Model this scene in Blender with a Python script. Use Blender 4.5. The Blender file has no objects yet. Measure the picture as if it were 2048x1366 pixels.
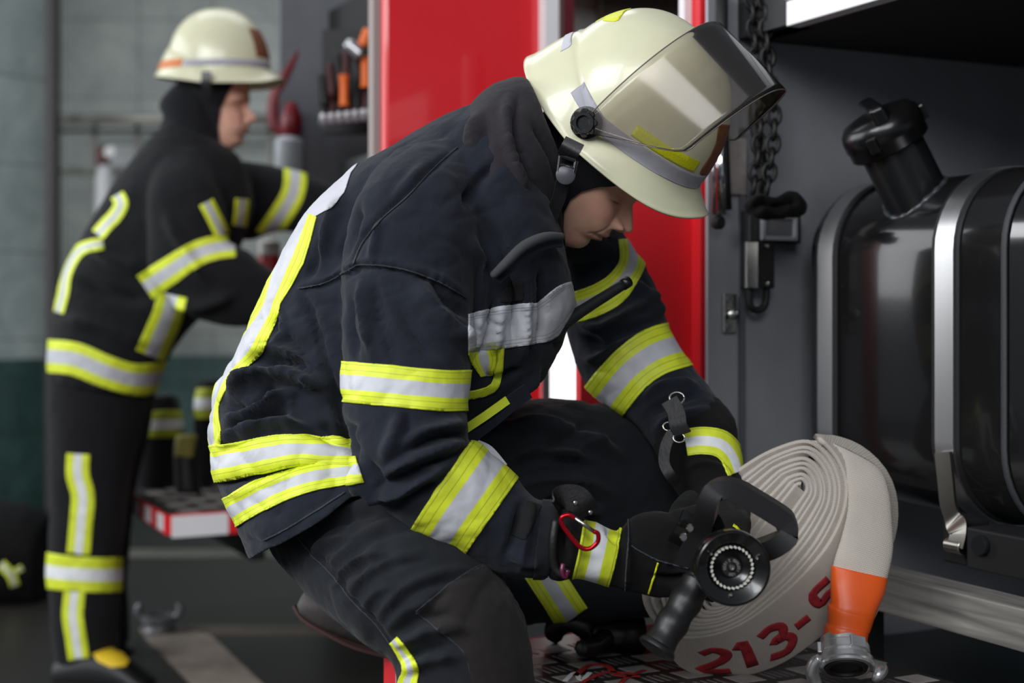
import bpy, bmesh, math, random
import numpy as np
from mathutils import Vector, Matrix, noise
random.seed(7)
scene = bpy.context.scene
COL = scene.collection
# ------------------------------------------------------------------ camera
F = 2844.0; CZ = 1.02; YH = 615.0          # 50 mm lens, eye height 1.02 m, level, sensor shifted down
cam_d = bpy.data.cameras.new('camera'); cam = bpy.data.objects.new('camera', cam_d); COL.objects.link(cam)
cam.location = (0, 0, CZ); cam.rotation_euler = (math.pi/2, 0, 0)
cam_d.sensor_width = 36; cam_d.lens = 36*F/2048; cam_d.shift_y = (YH-683)/2048
cam_d.dof.use_dof = True; cam_d.dof.focus_distance = 1.97; cam_d.dof.aperture_fstop = 2.6
cam_d.clip_start = .05
scene.camera = cam
# ------------------------------------------------------------------ light
def area(name, loc, target, sx, sy, power, color=(1,1,1)):
    l = bpy.data.lights.new(name, 'AREA'); l.shape = 'RECTANGLE'; l.size = sx; l.size_y = sy
    l.energy = power; l.color = color
    o = bpy.data.objects.new(name, l); COL.objects.link(o); o.location = loc
    o.rotation_euler = (Vector(target)-Vector(loc)).to_track_quat('-Z', 'Y').to_euler()
    return o
area('daylight_gate', (-2.6, -0.4, 3.0), (0.0, 2.3, .9), 2.0, 1.4, 112, (.96, .98, 1))
area('side_gate', (-4.8, 3.4, 2.5), (0, 2.8, 1.1), 4.6, 2.6, 150, (.95, .98, 1))
area('rear_fill', (-.8, -3.0, 3.5), (0.3, 2.6, .8), 3.4, 1.6, 140, (.98, .98, 1))  # unseen fill lamp added behind the camera to brighten the camera-facing panels
area('hall_skylight', (-.9, 4.6, 3.7), (-1.0, 4.6, 0), 1.6, 2.2, 26, (.95, .98, 1))
w = bpy.data.worlds.new('world'); scene.world = w; w.use_nodes = True
w.node_tree.nodes['Background'].inputs[0].default_value = (.80, .88, 1, 1)
w.node_tree.nodes['Background'].inputs[1].default_value = .19
scene.view_settings.view_transform = 'Standard'; scene.view_settings.look = 'None'
scene.view_settings.exposure = 0; scene.view_settings.gamma = 1
scene.view_settings.use_curve_mapping = False
# ------------------------------------------------------------------ helpers
def P(x, y, d): return Vector(((x-1024)/F*d, d, CZ-(y-YH)/F*d))
def Pz(x, y, z):
    d = (CZ-z)*F/(y-YH); return P(x, y, d)
def px(co): # Nx3 -> pixel coords
    co = np.asarray(co); return np.stack([1024+co[:,0]/co[:,1]*F, YH+(CZ-co[:,2])/co[:,1]*F], 1)
def lin(c):
    return tuple(((v/255)/12.92 if v/255 <= .04045 else ((v/255+.055)/1.055)**2.4) for v in c) + (1,)
MATS = {}
def mat(name, c, rough=.5, metal=0, var=.0, vscale=8, bump=0, bscale=200, coat=0, sheen=0, spec=.5, stretch=None, raw=False):
    if name in MATS: return MATS[name]
    m = bpy.data.materials.new(name); m.use_nodes = True; nt = m.node_tree; b = nt.nodes['Principled BSDF']
    col = tuple(c)+(1,) if raw else lin(c)
    b.inputs['Base Color'].default_value = col; b.inputs['Roughness'].default_value = rough
    b.inputs['Metallic'].default_value = metal; b.inputs['Coat Weight'].default_value = coat
    b.inputs['Coat Roughness'].default_value = .06
    b.inputs['Sheen Weight'].default_value = sheen; b.inputs['Sheen Roughness'].default_value = .5
    b.inputs['Specular IOR Level'].default_value = spec
    tc = nt.nodes.new('ShaderNodeTexCoord'); mp = nt.nodes.new('ShaderNodeMapping')
    nt.links.new(tc.outputs['Object'], mp.inputs[0])
    if stretch: mp.inputs['Scale'].default_value = stretch
    if var:
        n = nt.nodes.new('ShaderNodeTexNoise'); n.inputs['Scale'].default_value = vscale; n.inputs['Detail'].default_value = 6
        n.inputs['Roughness'].default_value = .62
        nt.links.new(mp.outputs[0], n.inputs['Vector'])
        r = nt.nodes.new('ShaderNodeMapRange'); r.inputs['From Min'].default_value = .28; r.inputs['From Max'].default_value = .72
        r.inputs['To Min'].default_value = 1-var; r.inputs['To Max'].default_value = 1+var
        nt.links.new(n.outputs['Fac'], r.inputs['Value'])
        mx = nt.nodes.new('ShaderNodeVectorMath'); mx.operation = 'SCALE'; mx.inputs[0].default_value = col[:3]
        nt.links.new(r.outputs[0], mx.inputs['Scale']); nt.links.new(mx.outputs[0], b.inputs['Base Color'])
    if bump:
        n2 = nt.nodes.new('ShaderNodeTexNoise'); n2.inputs['Scale'].default_value = bscale; n2.inputs['Detail'].default_value = 3
        nt.links.new(mp.outputs[0], n2.inputs['Vector'])
        bp = nt.nodes.new('ShaderNodeBump'); bp.inputs['Strength'].default_value = bump; bp.inputs['Distance'].default_value = .001
        nt.links.new(n2.outputs['Fac'], bp.inputs['Height']); nt.links.new(bp.outputs[0], b.inputs['Normal'])
    MATS[name] = m; return m
def band_mat(name, kind='ysy', yellow=(222,236,52), silver=(196,198,205), stitch=True):
    # colour across the band comes from UV.v (0..1): woven fluorescent tape sewn on both sides of a silver strip
    m = bpy.data.materials.new(name); m.use_nodes = True; nt = m.node_tree; b = nt.nodes['Principled BSDF']
    uv = nt.nodes.new('ShaderNodeUVMap'); uv.uv_map = 'UVMap'; sp = nt.nodes.new('ShaderNodeSeparateXYZ'); nt.links.new(uv.outputs[0], sp.inputs[0])
    cr = nt.nodes.new('ShaderNodeValToRGB'); cr.color_ramp.interpolation = 'CONSTANT'
    Y, S, D = lin(yellow), lin(silver), tuple(.45*v for v in lin(yellow)[:3])+(1,)
    D2 = tuple(.6*v for v in lin(silver)[:3])+(1,)
    if kind == 'ysy': st = [(0,Y),(.055,D),(.068,Y),(.20,D),(.212,Y),(.325,S),(.675,Y),(.79,D),(.802,Y),(.93,D),(.944,Y)]
    elif kind == 'glove': st = [(0,Y),(.05,D),(.07,Y),(.33,lin((235,238,240))),(.68,Y),(.93,D),(.95,Y)]
    elif kind == 's': st = [(0,S),(.09,D2),(.11,S),(.16,D2),(.175,S),(.82,D2),(.835,S),(.9,D2),(.915,S)]
    elif kind == 'y': st = [(0,Y),(.1,D),(.14,Y),(.86,D),(.9,Y)]
    elif kind == 'far': st = [(0,Y),(.3,S),(.48,D2),(.53,S),(.7,Y)]
    elif kind == 'plain': st = [(0,S),(.5,S)]
    else: st = [(0,Y),(.5,Y)]
    if not stitch: st = [s for s in st if s[1] not in (D, D2)]
    el = cr.color_ramp.elements
    while len(el) > 1: el.remove(el[-1])
    el[0].position = 0; el[0].color = st[0][1]
    for p, c in st[1:]:
        e = el.new(p); e.color = c
    nt.links.new(sp.outputs['Y'], cr.inputs[0])
    tc = nt.nodes.new('ShaderNodeTexCoord')
    n = nt.nodes.new('ShaderNodeTexNoise'); n.inputs['Scale'].default_value = 40; n.inputs['Detail'].default_value = 5
    nt.links.new(tc.outputs['Object'], n.inputs['Vector'])
    r = nt.nodes.new('ShaderNodeMapRange'); r.inputs['From Min'].default_value = .25; r.inputs['From Max'].default_value = .75
    r.inputs['To Min'].default_value = .86; r.inputs['To Max'].default_value = 1.06; nt.links.new(n.outputs['Fac'], r.inputs['Value'])
    mx = nt.nodes.new('ShaderNodeVectorMath'); mx.operation = 'SCALE'; nt.links.new(cr.outputs[0], mx.inputs[0]); nt.links.new(r.outputs[0], mx.inputs['Scale'])
    nt.links.new(mx.outputs[0], b.inputs['Base Color']); b.inputs['Roughness'].default_value = .55
    bp = nt.nodes.new('ShaderNodeBump'); bp.inputs['Strength'].default_value = .25; bp.inputs['Distance'].default_value = .002
    n3 = nt.nodes.new('ShaderNodeTexNoise'); n3.inputs['Scale'].default_value = 90; nt.links.new(tc.outputs['Object'], n3.inputs['Vector'])
    nt.links.new(n3.outputs['Fac'], bp.inputs['Height']); nt.links.new(bp.outputs[0], b.inputs['Normal'])
    MATS[name] = m; return m
def fabric(name, c, var=.16, weave=1400, rough=.9, sheen=.06):
    if name in MATS: return MATS[name]
    m = mat(name, c, rough=rough, var=var, vscale=14, sheen=sheen, spec=.25)
    nt = m.node_tree; b = nt.nodes['Principled BSDF']
    tc = nt.nodes.new('ShaderNodeTexCoord'); mp = nt.nodes.new('ShaderNodeMapping'); mp.inputs['Rotation'].default_value = (.3, .5, .8)
    nt.links.new(tc.outputs['Object'], mp.inputs[0])
    wv = nt.nodes.new('ShaderNodeTexWave'); wv.inputs['Scale'].default_value = weave/6.28; wv.bands_direction = 'DIAGONAL'
    nt.links.new(mp.outputs[0], wv.inputs['Vector'])
    n = nt.nodes.new('ShaderNodeTexNoise'); n.inputs['Scale'].default_value = 60; n.inputs['Detail'].default_value = 5
    nt.links.new(tc.outputs['Object'], n.inputs['Vector'])
    ad = nt.nodes.new('ShaderNodeMath'); ad.operation = 'MULTIPLY_ADD'; ad.inputs[1].default_value = .12
    nt.links.new(wv.outputs['Fac'], ad.inputs[0]); nt.links.new(n.outputs['Fac'], ad.inputs[2])
    bp = nt.nodes.new('ShaderNodeBump'); bp.inputs['Strength'].default_value = .5; bp.inputs['Distance'].default_value = .003
    nt.links.new(ad.outputs[0], bp.inputs['Height']); nt.links.new(bp.outputs[0], b.inputs['Normal'])
    return m
def root(name, loc, label, cat, group=None):
    o = bpy.data.objects.new(name, None); COL.objects.link(o); o.location = loc; o.empty_display_size = .05
    o['label'] = label; o['category'] = cat
    if group: o['group'] = group
    return o
def root_loc(o):
    L = Vector((0,0,0))
    while o: L = L + Vector(o.location); o = o.parent
    return L
def link(name, me, material, parent=None, smooth=True, kind=None, label=None):
    if parent:  # geometry is given in world space: move it into the parent's space
        me.transform(Matrix.Translation(-root_loc(parent)))
    o = bpy.data.objects.new(name, me); COL.objects.link(o)
    if parent: o.parent = parent
    if material and not me.materials: me.materials.append(material)
    if smooth:
        me.polygons.foreach_set('use_smooth', [True]*len(me.polygons))
    if kind: o['kind'] = kind
    if label: o['label'] = label
    return o
def tagobj(o, label, cat, group=None):
    o['label'] = label; o['category'] = cat
    if group: o['group'] = group
    return o
def mesh(verts, faces, name='m'):
    me = bpy.data.meshes.new(name); me.from_pydata([tuple(v) for v in verts], [], [tuple(f) for f in faces]); me.update(); return me
def bm_mesh(bm, name='m'):
    bmesh.ops.recalc_face_normals(bm, faces=bm.faces[:])
    me = bpy.data.meshes.new(name); bm.to_mesh(me); bm.free(); return me
def sharp(o, ang=35):
    me = o.data; me.polygons.foreach_set('use_smooth', [True]*len(me.polygons))
    try: me.set_sharp_from_angle(angle=math.radians(ang))
    except Exception: pass
    return o
def bevel(o, w=.002, seg=2):
    m = o.modifiers.new('bevel', 'BEVEL'); m.width = w; m.segments = seg; m.limit_method = 'ANGLE'; m.angle_limit = math.radians(35)
    return o
def box_bm(bm, c, ax, ay, az, hx, hy, hz):
    c, ax, ay, az = Vector(c), Vector(ax).normalized(), Vector(ay).normalized(), Vector(az).normalized()
    vs = [bm.verts.new(c+ax*sx*hx+ay*sy*hy+az*sz*hz) for sz in (-1,1) for sy in (-1,1) for sx in (-1,1)]
    for f in ((0,2,3,1),(4,5,7,6),(0,1,5,4),(2,6,7,3),(0,4,6,2),(1,3,7,5)): bm.faces.new([vs[i] for i in f])
    return vs
X, Y, Z = Vector((1,0,0)), Vector((0,1,0)), Vector((0,0,1))
def box(name, c, h, material, parent=None, axes=(X,Y,Z), bev=.0, kind=None, label=None):
    bm = bmesh.new(); box_bm(bm, c, *axes, *h)
    o = link(name, bm_mesh(bm), material, parent, smooth=False, kind=kind, label=label)
    if bev: bevel(o, bev)
    return o
def catmull(pts, k):
    pts = np.asarray(pts, float); n = len(pts); out = []
    for i in range(n-1):
        p0, p1, p2, p3 = pts[max(i-1,0)], pts[i], pts[i+1], pts[min(i+2,n-1)]
        for j in range(k):
            t = j/k
            out.append(.5*((2*p1)+(-p0+p2)*t+(2*p0-5*p1+4*p2-p3)*t*t+(-p0+3*p1-3*p2+p3)*t**3))
    out.append(pts[-1]); return np.array(out)
def tube_bm(bm, pts, radii, n=12, k=4, cap=True, flat=None):
    # swept round tube along world-space points
    if not hasattr(radii, '__len__'): radii = [radii]*len(pts)
    A = catmull([list(p)+[r] for p, r in zip(pts, radii)], k) if k > 1 else np.array([list(p)+[r] for p, r in zip(pts, radii)])
    C, R = A[:,:3], A[:,3]; m = len(C); T = np.gradient(C, axis=0); rings = []
    up = Vector((0,0,1)); t0 = Vector(T[0]).normalized()
    if abs(t0.dot(up)) > .9: up = Vector((0,1,0))
    nrm = (up - t0*up.dot(t0)).normalized()
    for i in range(m):
        t = Vector(T[i]).normalized(); nrm = (nrm - t*nrm.dot(t)).normalized(); bn = t.cross(nrm)
        rings.append([bm.verts.new(Vector(C[i]) + (nrm*math.cos(a)*(flat or 1)+bn*math.sin(a))*R[i]) for a in (2*math.pi*j/n for j in range(n))])
    for a, b in zip(rings[:-1], rings[1:]):
        for j in range(n): bm.faces.new((a[j], a[(j+1)%n], b[(j+1)%n], b[j]))
    if cap:
        bm.faces.new(rings[0][::-1]); bm.faces.new(rings[-1])
def tube(name, pts, radii, material, parent=None, n=12, k=4, **kw):
    bm = bmesh.new(); tube_bm(bm, pts, radii, n, k); return link(name, bm_mesh(bm), material, parent, **kw)
def ribbon_bm(bm, pts, wdir, w, th, k=5, closed=False):
    # flat strap: rectangular section, wide along wdir
    C = catmull([list(p) for p in pts], k) if k > 1 else np.array([list(p) for p in pts]); T = np.gradient(C, axis=0); prev = None; first = None
    for i in range(len(C)):
        t = Vector(T[i]).normalized(); wd = wdir[i] if isinstance(wdir, list) else Vector(wdir)
        wd = (Vector(wd)-t*Vector(wd).dot(t)).normalized(); nn = t.cross(wd); c = Vector(C[i])
        r = [bm.verts.new(c+wd*a*w/2+nn*b*th/2) for a, b in ((-1,-1),(1,-1),(1,1),(-1,1))]
        if prev:
            for j in range(4): bm.faces.new((prev[j], prev[(j+1)%4], r[(j+1)%4], r[j]))
        else: first = r
        prev = r
    if closed:
        for j in range(4): bm.faces.new((prev[j], prev[(j+1)%4], first[(j+1)%4], first[j]))
    else: bm.faces.new(first[::-1]); bm.faces.new(prev)
def ribbon(name, pts, wdir, w, th, material, parent=None, k=5, bev=.0, **kw):
    bm = bmesh.new(); ribbon_bm(bm, pts, wdir, w, th, k); o = link(name, bm_mesh(bm), material, parent, smooth=True, **kw)
    sharp(o, 40)
    return o
def lathe_bm(bm, prof, c, axis, n=48, ref=None):
    # prof: list of (radius, height along axis)
    axis = Vector(axis).normalized(); u = axis.orthogonal().normalized() if ref is None else (Vector(ref)-axis*Vector(ref).dot(axis)).normalized(); v = axis.cross(u); c = Vector(c); rings = []
    for r, h in prof:
        rings.append([bm.verts.new(c+axis*h+(u*math.cos(a)+v*math.sin(a))*max(r,1e-5)) for a in (2*math.pi*j/n for j in range(n))])
    for a, b in zip(rings[:-1], rings[1:]):
        for j in range(n): bm.faces.new((a[j], a[(j+1)%n], b[(j+1)%n], b[j]))
    bm.faces.new(rings[0][::-1]); bm.faces.new(rings[-1])
def lathe(name, prof, c, axis, material, parent=None, n=48, ang=35, **kw):
    bm = bmesh.new(); lathe_bm(bm, prof, c, axis, n); o = link(name, bm_mesh(bm), material, parent, **kw); return sharp(o, ang)
# loft through stations given as two silhouette points (pixels) + depth + half thickness in depth
def loft_bm(bm, st, n=40, k=6, ex=2.3, offset=0.0):
    A = []
    for s in st:
        xl, yl, xr, yr, d, hd = s[:6]; d2 = s[6] if len(s) > 6 else d
        a, b = P(xl, yl, d), P(xr, yr, d2); A.append(list(a)+list(b)+[hd])
    A = catmull(A, k); Cn = (A[:,:3]+A[:,3:6])/2; T = np.gradient(Cn, axis=0); rings = []
    for i in range(len(A)):
        c = Vector(Cn[i]); h = Vector(A[i,3:6])-c; L = h.length; hn = h/L; t = Vector(T[i]).normalized()
        bdir = hn.cross(t)
        if bdir.length < .2: bdir = Vector((0,1,0))
        bdir.normalize()
        if bdir.y < 0: bdir = -bdir
        bdir = (bdir*.6+Vector((0,1,0))*.4); bdir = (bdir-hn*bdir.dot(hn)).normalized()
        ring = []
        for j in range(n):
            a = 2*math.pi*j/n; ca, sa = math.cos(a), math.sin(a)
            xx = math.copysign(abs(ca)**(2/ex), ca)*(L+offset); yy = math.copysign(abs(sa)**(2/ex), sa)*(A[i,6]+offset)
            ring.append(bm.verts.new(c+hn*xx+bdir*yy))
        rings.append(ring)
    for a, b in zip(rings[:-1], rings[1:]):
        for j in range(n): bm.faces.new((a[j], a[(j+1)%n], b[(j+1)%n], b[j]))
    bm.faces.new(rings[0][::-1]); bm.faces.new(rings[-1])
    return rings
def remeshed(bm, voxel, smooth=4):
    bmesh.ops.recalc_face_normals(bm, faces=bm.faces[:])
    me = bpy.data.meshes.new('tmp'); bm.to_mesh(me); bm.free()
    o = bpy.data.objects.new('tmp', me); COL.objects.link(o)
    r = o.modifiers.new('r', 'REMESH'); r.mode = 'VOXEL'; r.voxel_size = voxel; r.adaptivity = 0
    if smooth:
        s = o.modifiers.new('s', 'SMOOTH'); s.factor = .5; s.iterations = smooth
    dg = bpy.context.evaluated_depsgraph_get(); dg.update()
    out = bpy.data.meshes.new_from_object(o.evaluated_get(dg)); bpy.data.objects.remove(o); bpy.data.meshes.remove(me)
    return out
def arrays(me):
    n = len(me.vertices); co = np.empty(n*3); me.vertices.foreach_get('co', co); co = co.reshape(-1,3)
    nr = np.empty(n*3); me.vertices.foreach_get('normal', nr); nr = nr.reshape(-1,3); return co, nr
def polydist(q, pts):
    # distance to polyline, signed side, param along (px)
    q = np.asarray(q); pts = np.asarray(pts, float); best = np.full(len(q), 1e9); sd = np.zeros(len(q)); tt = np.zeros(len(q)); raw = np.zeros(len(q)); acc = 0
    for i, (a, b) in enumerate(zip(pts[:-1], pts[1:])):
        ab = b-a; L = np.hypot(*ab); w = q-a; t0 = (w@ab)/L**2; t = np.clip(t0, 0, 1); dv = w-t[:,None]*ab; d = np.hypot(dv[:,0], dv[:,1])
        cr = (ab[0]*w[:,1]-ab[1]*w[:,0])/L
        m = d < best-1e-9; best[m] = d[m]; sd[m] = np.sign(cr[m])*d[m]
        tr = t.copy()
        if i == 0: tr = np.minimum(t0, 1)
        if i == len(pts)-2: tr = np.maximum(t, 0) if i else t0; tr = np.where(t0 > 1, t0, tr) if True else tr
        tt[m] = acc+(tr*L)[m]
        # beyond ends use perpendicular distance
        if i == 0 or i == len(pts)-2:
            e = m & (((t0 < 0) & (i == 0)) | ((t0 > 1) & (i == len(pts)-2))); sd[e] = cr[e]
        acc += L
    return best, sd, tt, acc
FK = 3.7
def fold(me, folds, front_only=True, dmax=None, step=1.0):
    # displace along normals: folds = [(pts_px, width_px, amplitude_m)], negative amplitude = crease
    co, nr = arrays(me); q = px(co); view = np.array([0,0,CZ])-co; view /= np.linalg.norm(view, axis=1)[:,None]
    facing = np.clip((np.sum(view*nr, 1))*2.5, 0, 1) if front_only else np.ones(len(co))
    disp = np.zeros(len(co))
    for f in folds:
        pts, wd, am = f[:3]; dm = f[3] if len(f) > 3 else dmax
        pp = catmull(pts, 4) if len(pts) > 2 else np.array(pts, float)
        mn, mx = pp.min(0)-3*wd, pp.max(0)+3*wd
        idx = np.where((q[:,0] > mn[0]) & (q[:,0] < mx[0]) & (q[:,1] > mn[1]) & (q[:,1] < mx[1]) & ((co[:,1] < dm) if dm else True))[0]
        if not len(idx): continue
        best, sd, tt, acc = polydist(q[idx], pp)
        tn = np.clip(tt/acc, 0, 1); fade = np.clip(np.minimum(tn, 1-tn)*4+.15, 0, 1)
        disp[idx] += FK*am*fade*np.exp(-(best/(wd*.82))**2)
    ne = len(me.edges); ed = np.empty(ne*2, dtype=np.int32); me.edges.foreach_get('vertices', ed); ed = ed.reshape(-1,2); cnt = np.bincount(ed.ravel(), minlength=len(co))[:,None]
    def lap(v):
        s = np.zeros_like(v); np.add.at(s, ed[:,0], v[ed[:,1]]); np.add.at(s, ed[:,1], v[ed[:,0]]); return s/np.maximum(cnt, 1)
    D = nr*(disp*facing)[:,None]
    D = .5*D+.5*lap(D)
    co = co+D
    W = np.clip(np.abs(disp)*300, 0, 1)[:,None]; W = lap(lap(W))
    for _ in range(4): co = co+(lap(co)-co)*.5*W
    me.vertices.foreach_set('co', co.ravel()); me.update()
def rumple(me, amp, scale, seed=0, stretch=(1,1,1)):
    co, nr = arrays(me); st = Vector(stretch); off = Vector((seed*3.1, seed*1.7, 0))
    d = np.array([noise.fractal(Vector((c[0]*st.x, c[1]*st.y, c[2]*st.z))*scale+off, 1, 2, 4) for c in co])
    co = co+nr*(d*amp)[:,None]; me.vertices.foreach_set('co', co.ravel()); me.update()
def crumple(me, amp, scale, seed=0, stretch=(1,1,1), mask=None):
    # creased cloth: ridged noise gives soft bulges parted by narrow valleys
    co, nr = arrays(me); off = Vector((seed*2.3, seed*.9, seed*1.3)); d = np.empty(len(co))
    for i, c in enumerate(co):
        v = Vector((c[0]*stretch[0], c[1]*stretch[1], c[2]*stretch[2]))*scale+off
        w = noise.noise_vector(v*.6)*.5; n = abs(noise.noise(v+w))*1.0+abs(noise.noise((v+w)*2.1))*.35
        d[i] = min(n*2.2, 1)**.7-.55
    if mask is not None: d = d*mask(px(co))
    co = co+nr*(d*amp)[:,None]; me.vertices.foreach_set('co', co.ravel()); me.update()
def clip_copy(src, scal, offset, uvf=None, thick=.0018):
    # copy of the part of src (world-space mesh) where every scalar >= 0, cut exactly along the zero lines
    src.calc_loop_triangles(); co, nr = arrays(src)
    nt = len(src.loop_triangles); tri = np.empty(nt*3, dtype=np.int32); src.loop_triangles.foreach_get('vertices', tri); tri = tri.reshape(-1,3)
    S = np.stack(scal, 1); U = uvf if uvf is not None else np.zeros((len(co), 2))
    dat = np.concatenate([co+nr*offset, U, S], 1)
    mx = S[tri].max(1); keep = np.all(mx > 0, 1); tri = tri[keep]
    verts, faces, uvs = [], [], []; key = {}
    def vid(d, kk):
        if kk in key: return key[kk]
        key[kk] = len(verts); verts.append(tuple(d[:3])); uvs.append((d[3], d[4])); return key[kk]
    ns = S.shape[1]
    for t in tri:
        poly = [(dat[i], (int(i),)) for i in t]
        for s in range(ns):
            if not poly: break
            new = []
            for a, b in zip(poly, poly[1:]+poly[:1]):
                fa, fb = a[0][5+s], b[0][5+s]
                if fa >= 0: new.append(a)
                if (fa >= 0) != (fb >= 0):
                    u = fa/(fa-fb); kk = tuple(sorted((a[1], b[1]), key=str))+(s,)
                    new.append((a[0]+(b[0]-a[0])*u, kk))
            poly = new
        if len(poly) >= 3:
            ids = [vid(*p) for p in poly]; ids = [v for i, v in enumerate(ids) if v != ids[i-1]]
            if len(set(ids)) >= 3: faces.append(ids)
    me = mesh(verts, faces, 'clip')
    if not faces: print('EMPTY CLIP'); return me
    uvl = me.uv_layers.new(name='UVMap'); li = np.empty(len(me.loops), dtype=np.int32); me.loops.foreach_get('vertex_index', li)
    uvl.data.foreach_set('uv', np.array(uvs)[li].ravel())
    return me
def solid(o, th, off=-1):
    m = o.modifiers.new('solid', 'SOLIDIFY'); m.thickness = th; m.offset = off; return o
def pieces(name, me, material, parent, label, thick, least=.10):
    # one object per connected piece; scraps are dropped
    nv = len(me.vertices); par = list(range(nv))
    def find(a):
        while par[a] != a: par[a] = par[par[a]]; a = par[a]
        return a
    polys = [tuple(p.vertices) for p in me.polygons]
    for p in polys:
        r = find(p[0])
        for v in p[1:]: par[find(v)] = r
    groups = {}
    for i, p in enumerate(polys): groups.setdefault(find(p[0]), []).append(i)
    uvl = me.uv_layers[0].data; vs = me.vertices; out = None; big = max([len(g) for g in groups.values()] or [0])
    for g in sorted(groups.values(), key=len, reverse=True):
        if len(g) < least*big or len(g) < 6: continue
        idx = {}; V = []; Fs = []; UV = []
        for i in g:
            pl = me.polygons[i]; f = []
            for li in pl.loop_indices:
                v = me.loops[li].vertex_index
                if v not in idx: idx[v] = len(V); V.append(vs[v].co.copy())
                f.append(idx[v]); UV.append(tuple(uvl[li].uv))
            Fs.append(f)
        m2 = mesh(V, Fs); u2 = m2.uv_layers.new(name='UVMap'); u2.data.foreach_set('uv', [c for u in UV for c in u])
        o = link(name, m2, material, parent, label=label); solid(o, thick)
        if out is None: out = o
    return out
def band(name, src, pts, hw, material, parent, dmin=0, dmax=99, offset=.0022, smoothk=5, cut=None, label=None, thick=.002):
    co, nr = arrays(src); q = px(co); pp = catmull(pts, smoothk) if len(pts) > 2 else np.array(pts, float)
    best, sd, tt, acc = polydist(q, pp)
    if hasattr(hw, '__len__'):
        H = np.interp(tt/acc, np.linspace(0,1,len(hw)), hw)
    else: H = hw
    sc = [1-sd/H, 1+sd/H, tt/60, (acc-tt)/60, (np.max(hw)*1.3+22-best)/60]
    if dmin > 0: sc.append((co[:,1]-dmin)*20)
    if dmax < 90: sc.append((dmax-co[:,1])*20)
    if cut: sc.extend(cut(co, nr, q))
    me = clip_copy(src, sc, offset, np.stack([tt/100, (sd/H+1)/2], 1))
    return pieces(name, me, material, parent, label, thick)
def inpoly(q, poly):
    # signed distance (px), positive inside
    poly = np.asarray(poly, float); n = len(poly); d = np.full(len(q), 1e9); ins = np.zeros(len(q), bool)
    for i in range(n):
        a, b = poly[i], poly[(i+1)%n]; ab = b-a; w = q-a; t = np.clip((w@ab)/(ab@ab), 0, 1); dv = w-t[:,None]*ab
        d = np.minimum(d, np.hypot(dv[:,0], dv[:,1]))
        c = ((a[1] > q[:,1]) != (b[1] > q[:,1])) & (q[:,0] < (b[0]-a[0])*(q[:,1]-a[1])/(b[1]-a[1]+1e-12)+a[0]); ins ^= c
    return np.where(ins, d, -d)
def patch(name, src, poly, material, parent, dmin=0, dmax=99, offset=.002, front=True, label=None, thick=.0015, extra=None):
    co, nr = arrays(src); q = px(co); s = inpoly(q, poly); sc = [s/20]
    if front:
        view = np.array([0,0,CZ])-co; view /= np.linalg.norm(view, axis=1)[:,None]; sc.append(np.sum(view*nr, 1)+.05)
    if dmin > 0: sc.append((co[:,1]-dmin)*20)
    if dmax < 90: sc.append((dmax-co[:,1])*20)
    me = clip_copy(src, sc, offset, q/100)
    return pieces(name, me, material, parent, label, thick)
# ------------------------------------------------------------------ shared person pieces
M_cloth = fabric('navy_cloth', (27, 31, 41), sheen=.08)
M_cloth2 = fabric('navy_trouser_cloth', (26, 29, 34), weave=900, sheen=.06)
M_dark = fabric('dark_hood_cloth', (22, 23, 27), weave=1800, sheen=.05)
M_glove = fabric('black_suede', (13, 13, 14), var=.2, weave=2400, rough=.95, sheen=.03)
M_leather = mat('black_leather', (14, 14, 15), rough=.5, var=.2, bump=.5, bscale=160)
M_shell = mat('luminous_helmet_shell', (212, 211, 180), rough=.30, var=.03, vscale=30, coat=.25)
M_black = mat('black_plastic', (16, 16, 17), rough=.38, bump=.15, bscale=400)
M_rubber = mat('black_rubber', (20, 21, 22), rough=.6, bump=.2, bscale=300)
M_steel = mat('steel', (190, 188, 182), rough=.25, metal=1, var=.08)
M_stitch = mat('stitch', (52, 54, 60), rough=.9)
B_ysy = band_mat('tape_yellow_silver'); B_s = band_mat('tape_silver', 's'); B_y = band_mat('tape_yellow', 'y')
B_glove = band_mat('tape_glove', 'glove'); B_far = band_mat('tape_far', 'far', stitch=False)
B_greyh = band_mat('tape_helmet_grey', 'plain', silver=(168,168,178), stitch=False)
M_lime = mat('lime_reflector', (214, 218, 20), rough=.4, bump=.8, bscale=380)
M_patchg = mat('silver_patch', (192, 192, 200), rough=.6, bump=.2, bscale=300)

def interp(x, pts):
    xs, ys = zip(*pts); return np.interp(x, xs, ys)
def smooth_interp(x, pts):
    xs, ys = zip(*pts); A = catmull(np.array(pts), 12); return np.interp(x, A[:,0], A[:,1])

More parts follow.
